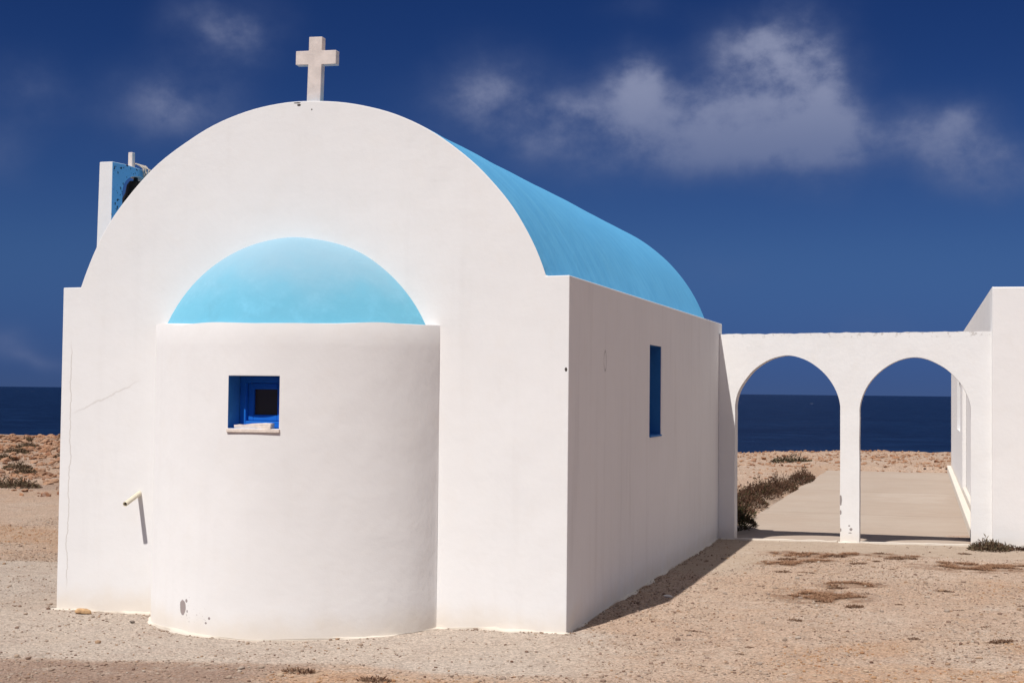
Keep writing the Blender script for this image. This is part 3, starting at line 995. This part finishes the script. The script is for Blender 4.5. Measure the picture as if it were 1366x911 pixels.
path = []
for x in np.arange(-4.16, XA - AW, 0.045): path.append(((x, 0.0), (0, -1)))
for q in range(na, -1, -2):
    tg = plan[max(0, q - 1)] - plan[min(na, q + 1)]
    nrm = Vector((tg[1], -tg[0])).normalized()
    path.append(((XA + plan[q][0], plan[q][1]), (nrm.x, nrm.y)))
for x in np.arange(XA + AW + 0.04, 0.0, 0.045): path.append(((x, 0.0), (0, -1)))
path.append(((0.0, 0.0), (0.7, -0.7)))
for y in np.arange(0.03, 7.1, 0.045): path.append(((0.0, y), (1, 0)))
FOOT = list(path)
v, f = skirt(path, 0.026, 0.020, 2.0)
sk = mesh_obj('footing', v, f, M_LIME, chapel, smooth=True)

# bell hanging in the belfry
bm = bmesh.new()
prof = [(0.0, 0.0), (0.035, -0.005), (0.05, -0.03), (0.058, -0.08), (0.075, -0.12), (0.095, -0.15), (0.088, -0.152), (0.06, -0.11), (0.0, -0.06)]
nrot = 24
pv = [[bm.verts.new((r_ * math.cos(q * 2 * math.pi / nrot), r_ * math.sin(q * 2 * math.pi / nrot), z)) for q in range(nrot)] for r_, z in prof[1:-1]]
for j in range(len(pv) - 1):
    for q in range(nrot):
        bm.faces.new((pv[j][q], pv[j][(q + 1) % nrot], pv[j + 1][(q + 1) % nrot], pv[j + 1][q]))
bm.faces.new(pv[0][::-1]); bm.faces.new(pv[-1])
tube_bm([(0, 0, -0.06), (0, 0, -0.165)], [0.006, 0.012], 8, bm)
tube_bm([(0, 0, 0.022), (0, 0, -0.006)], [0.012, 0.014], 8, bm)
bmesh.ops.scale(bm, verts=bm.verts[:], vec=(1.35, 1.75, 1.35))
bmesh.ops.translate(bm, verts=bm.verts[:], vec=(-4.052, 0.925, 3.455))
bell = bm_obj('bell', bm, M_BRONZE, None, base=(-4.052, 0.925, 3.455), smooth=True)
bake(bell, ('EDGE_SPLIT', dict(split_angle=0.7)))
tag(bell, 'dark bronze bell hanging in the small belfry on the chapel shoulder', 'bell')

# frayed rope knotted over the belfry top
bm = bmesh.new()
rr_ = random.Random(5)
for s in range(7):
    pts = []
    x0 = bx1 + 0.012; y0 = 0.90 + rr_.uniform(-0.05, 0.07); z0 = bz1 + 0.004
    n_ = 10
    sw_ = rr_.uniform(-0.05, 0.05)
    for q in range(n_):
        t = q / (n_ - 1)
        pts.append((x0 - 0.05 + 0.075 * min(1, t * 2.2) + 0.012 * nz(s, t * 5, 1), y0 + 0.015 + sw_ * t + 0.03 * nz(s, t * 4, 0), z0 + 0.02 * (1 - t) + 0.012 - 0.13 * max(0, t - 0.15) * rr_.uniform(0.75, 1.05)))
    tube_bm(pts, [0.006] * n_, 6, bm)
rope = bm_obj('rope', bm, M_ROPE, None, base=(bx1, 0.9, bz1), smooth=True)
tag(rope, 'frayed pale rope tied over the top of the small belfry', 'rope')

# broken marble piece on the apse window sill
bm = box_bm(-2.155, -1.885, -0.880, -0.81, 1.4262, 1.454)
bmesh.ops.subdivide_edges(bm, edges=bm.edges[:], cuts=3, use_grid_fill=True)
for q in bm.verts:
    q.co.z += (0.010 * nz(q.co.x * 9, q.co.y * 9, 3) + (0.006 if q.co.x > -2.06 else -0.003)) * (1 if q.co.z > 1.44 else 0)
    q.co.x += 0.006 * nz(q.co.y * 30, q.co.z * 30, q.co.x * 10); q.co.y += 0.004 * nz(q.co.x * 20, q.co.z * 40, 1)
st = bm_obj('stone_slab', bm, M_SILLSTONE, None, base=(-2.02, -0.85, 1.426))
tag(st, 'broken pale stone slab lying on the sill of the small blue apse window', 'stone')


def rock_mesh(seed, sub=3, rough=0.35, flat=(1, 1, 0.7), facet=True):
    v, f = ico(sub)
    r_ = np.random.default_rng(seed)
    out = []
    planes = [(Vector(r_.normal(size=3)).normalized(), r_.uniform(0.45, 0.8)) for _ in range(9)]
    for p_ in v:
        q = Vector(p_)
        if facet:
            for nn, d in planes:
                s = q.dot(nn) - d
                if s > 0:
                    q -= nn * s * 0.97
        q *= 1 + rough * 0.5 * noise.noise(q * 1.5 + Vector((seed * 3.1, 0, 0))) + rough * 0.3 * noise.noise(q * 4 + Vector((0, seed * 1.7, 0)))
        out.append((q.x * flat[0], q.y * flat[1], q.z * flat[2]))
    return np.array(out), f


def one_rock(name, seed, loc, size, mat, label, cat, flat, rot=0.0, group=None):
    v, f = rock_mesh(seed, 3, 0.3, flat)
    v = v * size
    c_, s_ = math.cos(rot), math.sin(rot)
    v = np.stack([v[:, 0] * c_ - v[:, 1] * s_, v[:, 0] * s_ + v[:, 1] * c_, v[:, 2]], 1)
    v[:, 2] -= v[:, 2].min() * 0.85
    v += np.array(loc)
    o = mesh_obj(name, v, f, mat, None, base=loc, smooth=True)
    return tag(o, label, cat, group)


one_rock('stone', 3, (-3.78, -0.145, gz(-3.78, -0.145)), 0.072, M_STONE, 'orange-brown stone lying at the foot of the white wall beside the apse', 'stone', (1.1, 0.6, 0.42), 0.1)
one_rock('rubble_piece', 8, (0.345, 2.02, gz(0.345, 2.02)), 0.036, M_WHITESTONE, 'white plaster fragment at the edge of the chapel wall shadow', 'stone', (1.1, 0.7, 0.45), 0.4)
one_rock('rubble_piece', 9, (-3.21, -0.40, gz(-3.21, -0.40)), 0.020, simple('grey_stone', (0.22, 0.18, 0.15)), 'small grey stone on the paving where apse meets the gable wall', 'stone', (1.1, 0.8, 0.7), 0.9)

# ------------------------------------------------------------------ arcade
AY0, AY1 = 7.12, 7.36
arcade = empty('arcade', (1.5, 7.2, 0), 'white wall with two round arches joining the chapel to the building', 'arcade')
top = []
for x in np.arange(0.003, 3.06, 0.028):
    z = 2.398 + 0.010 * x + 0.007 * nz(x, 1, 0, 3) + 0.008 * nz(x, 7, 0, 12) - 0.016 * max(0, nz(x, 3, 0, 7) - 0.15)
    top.append((x, z))


def arch(x0, x1, zs_, zt, seed):
    pts = []
    c_ = (x0 + x1) / 2; h_ = (x1 - x0) / 2
    for z in np.linspace(-0.25, zs_, 22)[:-1]:
        pts.append((x0 + 0.006 * nz(z, seed, 0, 3), z))
    for q in range(41):
        t = math.pi * (1 - q / 40)
        pw = 1.0
        pts.append((c_ + h_ * math.cos(t) + 0.004 * nz(t, seed, 2, 3), zs_ + (zt - zs_) * (1 - abs(math.cos(t)) ** 1.8) ** (1 / 1.8) + 0.005 * nz(t, seed, 5, 3)))
    for z in np.linspace(zs_, -0.25, 22)[1:]:
        pts.append((x1 + 0.006 * nz(z, seed + 3, 0, 3), z))
    return pts


a1 = arch(0.192, 1.397, 1.545, 2.152, 1.0)
a2 = arch(1.612, 2.826, 1.53, 2.136, 5.0)
poly = [(0.003, -0.25)] + a1 + a2 + [(3.055, -0.25)] + top[::-1]
bm = bmesh.new()
p0 = [bm.verts.new((x, AY0, z)) for x, z in poly]; p1 = [bm.verts.new((x + (0.012 * nz(x, z, 9, 9) if z > 2.3 else 0), AY1, z + (0.02 * nz(x, 5, 0, 9) if z > 2.3 else 0))) for x, z in poly]
ff = bm.faces.new(p0); fb_ = bm.faces.new(p1[::-1])
for q in range(len(poly)):
    r2 = (q + 1) % len(poly)
    bm.faces.new((p0[r2], p0[q], p1[q], p1[r2]))
bm.normal_update()
bmesh.ops.triangulate(bm, faces=[ff, fb_], ngon_method='EAR_CLIP')
arc_w = bm_obj('wall', bm, M_ARC, arcade)
bake(arc_w, ('BEVEL', dict(width=0.010, segments=2, limit_method='ANGLE', angle_limit=0.8)))
# white threshold under each arch
for (xa, xb) in ((0.196, 1.394), (1.616, 2.818)):
    v = []; f = []
    xs_ = np.arange(xa, xb + 0.001, 0.03)
    for x in xs_:
        ww = 0.02 * nz(x, 3, 0, 8)
        zt = 0.018 + 0.010 * x + 0.012 * nz(x, 8, 0, 6)
        v += [(x, AY0 - 0.008 + ww, -0.2), (x, AY0 - 0.004 + ww, zt), (x, AY0 + 0.055 + 0.02 * nz(x, 5, 0, 9), zt), (x, AY0 + 0.06, -0.2)]
    for i_ in range(len(xs_) - 1):
        for q in range(4):
            a_, b_ = i_ * 4 + q, i_ * 4 + (q + 1) % 4
            f.append((a_, b_, b_ + 4, a_ + 4))
    f.append([3, 2, 1, 0]); f.append([(len(xs_) - 1) * 4 + q for q in range(4)])
    mesh_obj('threshold', v, f, M_LIME, arcade)
for (xa, xb, sd) in ((0.03, 0.21, 3.0), (1.38, 1.63, 6.0), (2.80, 3.10, 9.0)):
    pth = [((x, AY0), (0, -1)) for x in np.arange(xa, xb, 0.03)]
    v, f = skirt(pth, 0.04, 0.035, sd)
    mesh_obj('footing', v, f, M_LIME, arcade, smooth=True)

# ------------------------------------------------------------------ long building on the right
bld = empty('building', (3.05, 7.0, 0), 'flat-roofed white building on the right beyond the arches', 'building')
ang = math.radians(0.9)
ca, sa_ = math.cos(ang), math.sin(ang)


def bl(u, vv, z):           # u along the front, vv along the side
    return (3.05 + u * ca - vv * sa_, 7.0 + u * sa_ + vv * ca, z)


def turn(bm):
    for q in bm.verts:
        q.co = Vector(bl(q.co.x, q.co.y, q.co.z))
    return bm


ZT = 2.915
bm = bmesh.new()
ol = [(0, 0), (5.6, 0), (5.6, 19.4), (0, 19.4)]
b0 = [bm.verts.new((x, y, -0.3)) for x, y in ol]
b1 = [bm.verts.new((x, y, ZT - 0.012 * min(1, x) + 0.006 * nz(x, y, 0, 1))) for x, y in ol]
bm.faces.new(b0[::-1]); bm.faces.new(b1)
for q in range(len(ol)):
    r2 = (q + 1) % len(ol)
    bm.faces.new((b0[q], b0[r2], b1[r2], b1[q]))
bw = bm_obj('wall', turn(bm), [M_BLDG, M_REVEAL], bld)
lb = bld.location
pil = bm_obj('wall_thickening', bevel_bm(turn(box_bm(-0.07, -0.002, 9.6, 19.4, -0.3, 2.35)), 0.01, 2), [M_BLDG], bld)
wy0, wy1 = 18.0, 20.4
cut(bw, [(2.5, 2.92, wy0, wy1, 1.05, 2.2)])
cut(pil, [(2.5, 2.92, wy0, wy1, 1.05, 2.2)])
bake(bw, ('BEVEL', dict(width=0.014, segments=3, limit_method='ANGLE', angle_limit=0.6)))
win2 = bm_obj('window', frame_bm(wy0 + 0.004, wy1 - 0.004, 1.054, 2.196, 0.06, 2.885, 2.917, 'x'), M_WOOD, bld)
bm_obj('pane', box_bm(2.900, 2.906, wy0 + 0.066, wy1 - 0.066, 1.116, 2.134), M_GLASS, win2)
bm = bmesh.new()
box_bm(-0.17, -0.073, 0.36, 19.3, -0.2, 0.055, bm)
bm_obj('plinth', bevel_bm(turn(bm), 0.012, 2), M_LIME, bld)
bm = bmesh.new()
box_bm(-0.070, -0.003, 0.36, 9.59, -0.2, 0.13, bm)
bm_obj('kerb', bevel_bm(turn(bm), 0.012, 2), M_LIME, bld)
pth = [((bl(u, 0, 0)[0], bl(u, 0, 0)[1]), (0, -1)) for u in np.arange(0.06, 4.0, 0.045)]
v, f = skirt(pth, 0.05, 0.03, 12.0)
mesh_obj('footing', v, f, M_LIME, bld, smooth=True)

# ------------------------------------------------------------------ rocks and rubble
rocks = [rock_mesh(s, 3, 0.25, (1, 0.8, 0.52)) for s in range(8)]
rock_me = []
for i_, (v, f) in enumerate(rocks):
    me = bpy.data.meshes.new('rock'); me.from_pydata(v.tolist(), [], f.tolist()); me.materials.append(M_ROCK); me.update()
    rock_me.append(me)


def to_px(x, y, z):
    d = Vector((x - 2.5614, y + 10.0337, z - 1.7)); wd = d.dot(cf)
    return 683 + 1950 * d.dot(cr) / wd, 455.5 - 1950 * d.dot(cu) / wd, wd


cand = []
r3 = np.random.default_rng(21)
for _ in range(21000):                                     # the field left of the chapel
    y = r3.uniform(10.2, 35.5); x = r3.uniform(-34, -7)
    cl_ = 0.5 + 0.5 * nz(x, y, 2.0, 0.5)
    if r3.uniform() > 0.35 + 0.65 * cl_ or (y < 12.5 and r3.uniform() < 0.6):
        continue
    cand.append((x, y, r3.uniform(0.022, 0.075) * (1.0 + 1.3 * (r3.uniform() ** 4)) * (0.8 + 0.4 * min(1, (y - 10) / 15))))
for _ in range(3200):                                    # the rocky brow seen through the arches
    y = r3.uniform(25.6, 35.3); x = r3.uniform(-9, 9)
    cand.append((x, y, r3.uniform(0.018, 0.06) * (1 + 1.0 * r3.uniform() ** 6)))
for _ in range(260):                                     # and along the far edge of the slab
    y = r3.uniform(17, 26); x = r3.uniform(-6, -0.8)
    cand.append((x, y, r3.uniform(0.02, 0.055)))
seen_l, seen_r, rest = [], [], []
for (x, y, s) in cand:
    px, py, wd = to_px(x, y, gz(x, y))
    size_px = s / wd
    if -5 < px < 84: seen_l.append((size_px, x, y, s))
    elif (985 < px < 1118 or 1150 < px < 1272) and y > 17: seen_r.append((size_px, x, y, s))
    else: rest.append((x, y, s))
seen_l.sort(reverse=True); seen_r.sort(reverse=True)
keep = [(q, 'left') for q in seen_l[:190]] + [(q, 'right') for q in seen_r[:100]]
rest += [q[1:] for q in seen_l[190:]] + [q[1:] for q in seen_r[100:]]
for (sp_, x, y, s), side_ in keep:
    o = bpy.data.objects.new('rock', rock_me[r3.integers(8)])
    o.location = (x, y, gz(x, y) + 0.15 * s)
    o.rotation_euler = (r3.uniform(-0.4, 0.4), r3.uniform(-0.4, 0.4), r3.uniform(0, 6.28))
    o.scale = (s * r3.uniform(0.9, 1.4), s * r3.uniform(0.8, 1.2), s * r3.uniform(0.7, 1.1))
    COL.objects.link(o)
    if side_ == 'left':
        tag(o, 'weathered ochre limestone rock in the rocky field left of the chapel', 'rock', 'rocks in the field left of the chapel')
    else:
        tag(o, 'pale weathered rock on the stony brow before the sea, seen through the arches', 'rock', 'rocks on the brow beyond the arches')


def scatter_mesh(name, pts, protos, mat, seed, flat=1.0, sink=0.15):
    r_ = np.random.default_rng(seed)
    AV, AF = [], []
    off = 0
    for i_, (x, y, z, s) in enumerate(pts):
        v, f = protos[i_ % len(protos)]
        t = r_.uniform(0, 6.28); c_, s_ = math.cos(t), math.sin(t)
        sc = s * r_.uniform(0.7, 1.3, 3)
        q = v * sc
        q = np.stack([q[:, 0] * c_ - q[:, 1] * s_, q[:, 0] * s_ + q[:, 1] * c_, q[:, 2] * flat], 1)
        q += (x, y, z + s * sink)
        AV.append(q); AF.append(f + off); off += len(v)
    V_ = np.concatenate(AV); F_ = np.concatenate(AF)
    me = bpy.data.meshes.new(name)
    me.vertices.add(len(V_)); me.vertices.foreach_set('co', V_.ravel())
    me.loops.add(F_.size); me.loops.foreach_set('vertex_index', F_.ravel().astype(np.int32))
    me.polygons.add(len(F_)); me.polygons.foreach_set('loop_start', np.arange(0, F_.size, 3, dtype=np.int32))
    me.update(calc_edges=True)
    me.validate()
    return link(name, me, mat)


lo = [rock_mesh(s, 1, 0.35, (1, 0.8, 0.62)) for s in range(6)]
rb = scatter_mesh('rubble', [(x, y, gz(x, y), s) for x, y, s in rest], lo, M_ROCK, 5)
tag(rb, 'scattered limestone rubble over the coastal ground', 'rubble', kind='stuff')

# gravel: loose stones on the near ground
v0, f0_ = ico(1)
pebs = []
for s in range(6):
    r_ = np.random.default_rng(s)
    bmq = bmesh.new(); bmesh.ops.create_icosphere(bmq, subdivisions=1, radius=1.0)
    vv = np.array([q.co[:] for q in bmq.verts]); fq = np.array([[q.index for q in p_.verts] for p_ in bmq.faces]); bmq.free()
    pebs.append((vv * r_.uniform(0.7, 1.15, (len(vv), 1)) * np.array([1, 0.8, 0.6]), fq))


def blocked(x, y):
    if -4.14 < x < 0.02 and y > 0.0: return True
    if abs((x - XA) / (AW + 0.03)) ** 1.5 + abs(y / (AD + 0.03)) ** 1.5 < 1: return True
    if y > 7.08 and x > -0.2: return True
    return False


def gravel(n, seed):
    r_ = np.random.default_rng(seed)
    A, B = [], []
    while len(A) + len(B) < n:
        x = r_.uniform(-9.0, 4.6); y = -3.6 + 11.0 * r_.uniform() ** 1.25
        px, py, wd = to_px(x, y, 0)
        if not (-60 < px < 1430) or blocked(x, y):
            continue
        z1_, z2_, z3_, z4_ = zones(x, y)
        pr_ = 0.85 - 0.55 * z1_ + 0.15 * z3_
        if x > 0.3 and y > 5.6: pr_ *= 0.35
        pr_ *= 0.25 + 1.2 * max(0, 0.35 + 0.9 * nz(x, y, 3, 1.6) + 0.5 * nz(x, y, 8, 5.0))
        if r_.uniform() > pr_: continue
        s = 0.003 + 0.010 * r_.uniform() ** 3.5 + (0.018 * r_.uniform() if r_.uniform() < 0.03 else 0)
        (B if z3_ > 0.4 + 0.3 * r_.uniform() else A).append((x, y, gz(x, y), s))
    return A, B


A, B = gravel(42000, 3)
rf = random.Random(12)
for ((x, y), (qx, qy)) in FOOT:
    if y > 6.5: continue
    for _ in range(rf.choice((0, 1, 2, 5)) if nz(x * 3, y * 3, 2) > -0.1 else rf.choice((0, 0, 1))):
        dd = rf.uniform(0.01, 0.07); jx = rf.uniform(-0.03, 0.03)
        xx, yy = x + qx * dd - qy * jx, y + qy * dd + qx * jx
        A.append((xx, yy, gz(xx, yy), rf.uniform(0.003, 0.011)))
g1_ = scatter_mesh('gravel', A, pebs, M_PEBBLE, 1, 1.0, 0.25)
tag(g1_, 'loose tan and brown gravel on the ground around the chapel', 'gravel', kind='stuff')
g2_ = scatter_mesh('gravel', B, pebs, M_PEBBLE_OR, 2, 1.0, 0.25)
tag(g2_, 'loose orange gravel in patches on the near ground', 'gravel', kind='stuff')


# ------------------------------------------------------------------ plants
def blades(n, seed, rx, ry, h, leaf, droop=0.6, stems=True, wid=0.22, dome=True):
    """a low dry plant: thin stems from the middle with narrow leaves spread through its volume; local coordinates"""
    r_ = np.random.default_rng(seed)
    V_, F_ = [], []

    def quad(p_, d_, wv, l_):
        b_ = len(V_)
        e_ = p_ + d_ * l_
        mid_ = p_ + d_ * l_ * 0.5
        V_.extend([p_, mid_ + wv, e_, mid_ - wv])
        F_.append((b_, b_ + 1, b_ + 2, b_ + 3))
    if stems:
        for _ in range(max(8, n // 10)):
            a = r_.uniform(0, 6.28); rr = math.sqrt(r_.uniform()) * 0.95
            e_ = np.array([rx * rr * math.cos(a), ry * rr * math.sin(a), h * (1 - 0.8 * rr * rr) * r_.uniform(0.6, 1.15)])
            s_ = np.array([e_[0] * 0.35, e_[1] * 0.35, 0.0])
            d_ = e_ - s_; l_ = np.linalg.norm(d_) + 1e-6
            wv = np.cross(d_ / l_, r_.normal(size=3)); wv = wv / (np.linalg.norm(wv) + 1e-6) * 0.0028
            quad(s_, d_ / l_, wv, l_)
    for _ in range(n):
        a = r_.uniform(0, 6.28); rr = math.sqrt(r_.uniform())
        u_ = r_.uniform() ** 0.6
        lump = max(0.15, 0.62 + 0.75 * nz(math.cos(a) * rr * 3.2, math.sin(a) * rr * 3.2, seed * 1.3)) * r_.choice((0.8, 1.0, 1.0, 1.25))
        top_ = h * lump * (1 - rr ** 2.2 if dome else 1 - 0.5 * rr)
        p_ = np.array([rx * rr * math.cos(a), ry * rr * math.sin(a), max(0.0, top_ * u_)])
        d_ = np.array([p_[0] / rx, p_[1] / ry, 0.9]) + r_.normal(size=3) * droop
        d_ /= np.linalg.norm(d_)
        l_ = leaf * r_.uniform(0.6, 1.4)
        wv = np.cross(d_, r_.normal(size=3)); wv = wv / (np.linalg.norm(wv) + 1e-6) * l_ * wid * 0.5
        quad(p_, d_, wv, l_)
    return np.array(V_), F_


def plant(name, loc, n, seed, rx, ry, h, leaf, mats, label, cat, group=None, droop=0.6, wid=0.22, mixr=0.5, rot=0.0, dome=True, stemmat=0):
    V_, F_ = blades(n, seed, rx, ry, h, leaf, droop, True, wid, dome)
    c_, s_ = math.cos(rot), math.sin(rot)
    V_ = np.stack([V_[:, 0] * c_ - V_[:, 1] * s_, V_[:, 0] * s_ + V_[:, 1] * c_, V_[:, 2]], 1)
    r_ = np.random.default_rng(seed + 99)
    fm = [(int(r_.uniform() > mixr) if len(mats) > 1 else 0) for _ in F_]
    o = mesh_obj(name, V_ + np.array(loc), F_, list(mats), None, base=loc, fmat=fm)
    return tag(o, label, cat, group)


# shrubs along the slab edge behind the arcade
GS = 'shrubs along the edge of the concrete path'
SHR = [  # x, y, rx, ry, h, n, mix
    (-0.30, 8.95, 0.50, 0.85, 0.50, 3600, 0.35, 'low green-brown shrub, nearest of the row edging the path behind the arcade'),
    (-0.50, 10.8, 0.46, 0.9, 0.42, 2600, 0.6, 'reddish dry shrub just behind the green shrub beside the path'),
    (-0.50, 12.8, 0.40, 1.0, 0.34, 2200, 0.85, 'dark brown dry shrub in the middle of the row beside the path'),
    (-0.46, 15.0, 0.34, 1.2, 0.32, 2200, 0.9, 'long dark dry shrub hugging the path edge, just past its middle'),
    (-0.40, 17.4, 0.30, 1.4, 0.30, 2200, 0.9, 'dark upright dry shrub near the far part of the path edge'),
    (-0.30, 20.4, 0.24, 1.8, 0.24, 2000, 0.9, 'farthest of the dark dry shrubs tapering along the path edge'),
    (-1.6, 13.2, 0.5, 0.6, 0.30, 1300, 0.95, 'rounded brown dry shrub standing off the path behind the chapel'),
]
for i_, (x, y, rx, ry, h, n_, mx_, lab) in enumerate(SHR):
    plant('shrub', (x, y, gz(x, y) - 0.02), n_, 40 + i_, rx, ry, h, 0.055, (M_LEAF_DRY, M_LEAF_GREEN), lab, 'shrub', GS, 0.55, 0.24, mx_)
plant('shrub', (-1.25, 28.3, gz(-1.25, 28.3)), 700, 71, 0.55, 0.5, 0.24, 0.07, (M_LEAF_GREEN, M_LEAF_DARK), 'flat dark shrub on the rocky brow seen through the near arch', 'shrub', None, 0.6, 0.3, 0.5)
plant('shrub', (-3.2, 26.5, gz(-3.2, 26.5)), 500, 72, 0.45, 0.4, 0.22, 0.07, (M_LEAF_DRY, M_LEAF_DARK), 'brown shrub on the rocky brow beside the near arch edge', 'shrub', None, 0.6, 0.3, 0.5)
# low green plant at the foot of the building
plant('ground_plant', (3.02, 6.80, gz(3.02, 6.80)), 1500, 81, 0.22, 0.22, 0.115, 0.04, (M_LEAF_OLIVE, M_LEAF_DRY), 'low dusty green plant at the foot of the arcade end by the building', 'plant', None, 0.6, 0.25, 0.65)
plant('ground_plant', (3.30, 6.86, gz(3.30, 6.86)), 450, 82, 0.16, 0.10, 0.05, 0.03, (M_LEAF_DRY, M_LEAF_DARK), 'flat brown dry plant against the foot of the building', 'plant', None, 0.6, 0.25, 0.6)
# field shrubs at the left
FS = [(-13.0, 12.0, .95, .7, .42), (-12.2, 12.9, .6, .5, .40), (-15.0, 13.0, .7, .5, .30), (-16.9, 17.6, .65, .6, .42), (-17.6, 16.2, .6, .5, .35), (-15.6, 16.0, .55, .5, .4), (-16.2, 14.6, .5, .5, .3), (-18.7, 19.5, .6, .5, .4), (-20.4, 22.5, .7, .6, .42), (-20.0, 24.8, .6, .6, .45), (-23.2, 27.0, .8, .6, .45), (-23.4, 30.0, .6, .6, .4), (-18.0, 21.0, .45, .5, .35), (-14.2, 11.2, .4, .4, .25), (-26.0, 31.0, .7, .6, .4), (-17.0, 20.5, .5, .5, .4)]
for i_, (x, y, rx, ry, h) in enumerate(FS):
    rx, ry, h = rx * 0.48, ry * 0.5, h * 0.5
    plant('shrub', (x, y, gz(x, y) - 0.01), int(800 * rx / 0.3), 100 + i_, rx, ry, h, 0.05, (M_LEAF_OLIVE, M_LEAF_DRY), 'low dusty grey-green shrub among the rocks left of the chapel', 'shrub', 'shrubs in the rocky field', 0.6, 0.3, 0.55)

# flat dark tufts on the gravel
tuft_me = []
for s in range(4):
    V_, F_ = blades(260, 200 + s, 1.0, 0.55, 0.30, 0.30, 0.6, True, 0.25)
    me = bpy.data.meshes.new('dry_tuft'); me.from_pydata(V_.tolist(), [], F_); me.materials.append(M_TUFT); me.update()
    tuft_me.append(me)
TUFTS = [(1.08, 4.07, .09), (1.29, 4.09, .08), (1.89, 5.24, .08), (1.99, 3.40, .06), (1.66, 3.01, .10), (1.91, 2.76, .05), (1.865, 1.93, .12), (2.2, 2.22, .05), (1.48, 1.1, .08), (2.89, 4.66, .06), (2.92, .5, .11), (2.35, .48, .06), (2.05, 5.5, .10), (2.2, 5.55, .09), (1.72, 5.0, .11), (2.75, 6.3, .10), (1.25, 5.0, .08), (1.55, 2.2, .05), (2.55, 3.1, .08), (1.0, 5.2, .1), (1.1, 5.75, .1), (1.45, 5.7, .12), (1.9, 6.0, .08), (2.45, 4.2, .05), (0.85, 0.35, .07)]
r5 = random.Random(3)
for _ in range(34):
    TUFTS.append((r5.uniform(0.45, 3.2), r5.uniform(-0.6, 5.2), r5.uniform(0.018, 0.05)))
for x, y, s in TUFTS:
    o = bpy.data.objects.new('dry_tuft', tuft_me[r5.randrange(4)])
    o.location = (x, y, gz(x, y) - 0.004)
    o.scale = (s * r5.uniform(0.5, 1.1), s * r5.uniform(0.6, 1.3), s * r5.uniform(0.3, 0.7))
    o.rotation_euler = (0, 0, r5.uniform(-0.5, 0.9))
    COL.objects.link(o)
    tag(o, 'small flat dark dry tuft on the gravel between the chapel and the arcade', 'plant', 'dry tufts on the gravel')
for (x, y, s, lab) in ((-1.2, -1.83, .095, 'dark dry tuft at the edge of the orange gravel under the apse'), (-0.67, -1.93, .10, 'brown dry tuft on orange gravel right of the other tuft below the apse')):
    o = bpy.data.objects.new('dry_tuft', tuft_me[1 if x < -1 else 0])
    o.location = (x, y, gz(x, y) - 0.004); o.scale = (s * 1.1, s, s * 0.75)
    COL.objects.link(o)
    tag(o, lab, 'plant')

# mats of flattened dry grass
mats_ = MATS
AV, AF = [], []
off = 0
r6 = np.random.default_rng(77)
for i_, (x, y, rx, ry) in enumerate(mats_):
    n_ = int(9000 * rx * ry / 0.12)
    for _ in range(n_):
        a = r6.uniform(0, 6.28); rr = math.sqrt(r6.uniform()) * (0.75 + 0.5 * nz(math.cos(a) * 2, math.sin(a) * 2, i_))
        X_, Y_ = x + rx * rr * math.cos(a), y + ry * rr * math.sin(a)
        if nz(X_, Y_, 3, 6.0) < -0.05 or blocked(X_, Y_): continue
        t = r6.uniform(0, 6.28); l_ = r6.uniform(0.012, 0.035)
        d_ = np.array([math.cos(t), math.sin(t), r6.uniform(0.05, 0.75)]) * l_
        wv = np.array([-math.sin(t), math.cos(t), 0]) * 0.0022
        p_ = np.array([X_, Y_, gz(X_, Y_) + 0.001])
        AV += [p_ - wv, p_ + wv, p_ + d_ + wv * 0.2, p_ + d_ - wv * 0.2]
        AF.append((off, off + 1, off + 2, off + 3)); off += 4
gr = mesh_obj('dry_grass', np.array(AV), AF, M_STRAW)
tag(gr, 'thin mats of flattened brown dry grass in front of the arcade', 'grass', kind='stuff')
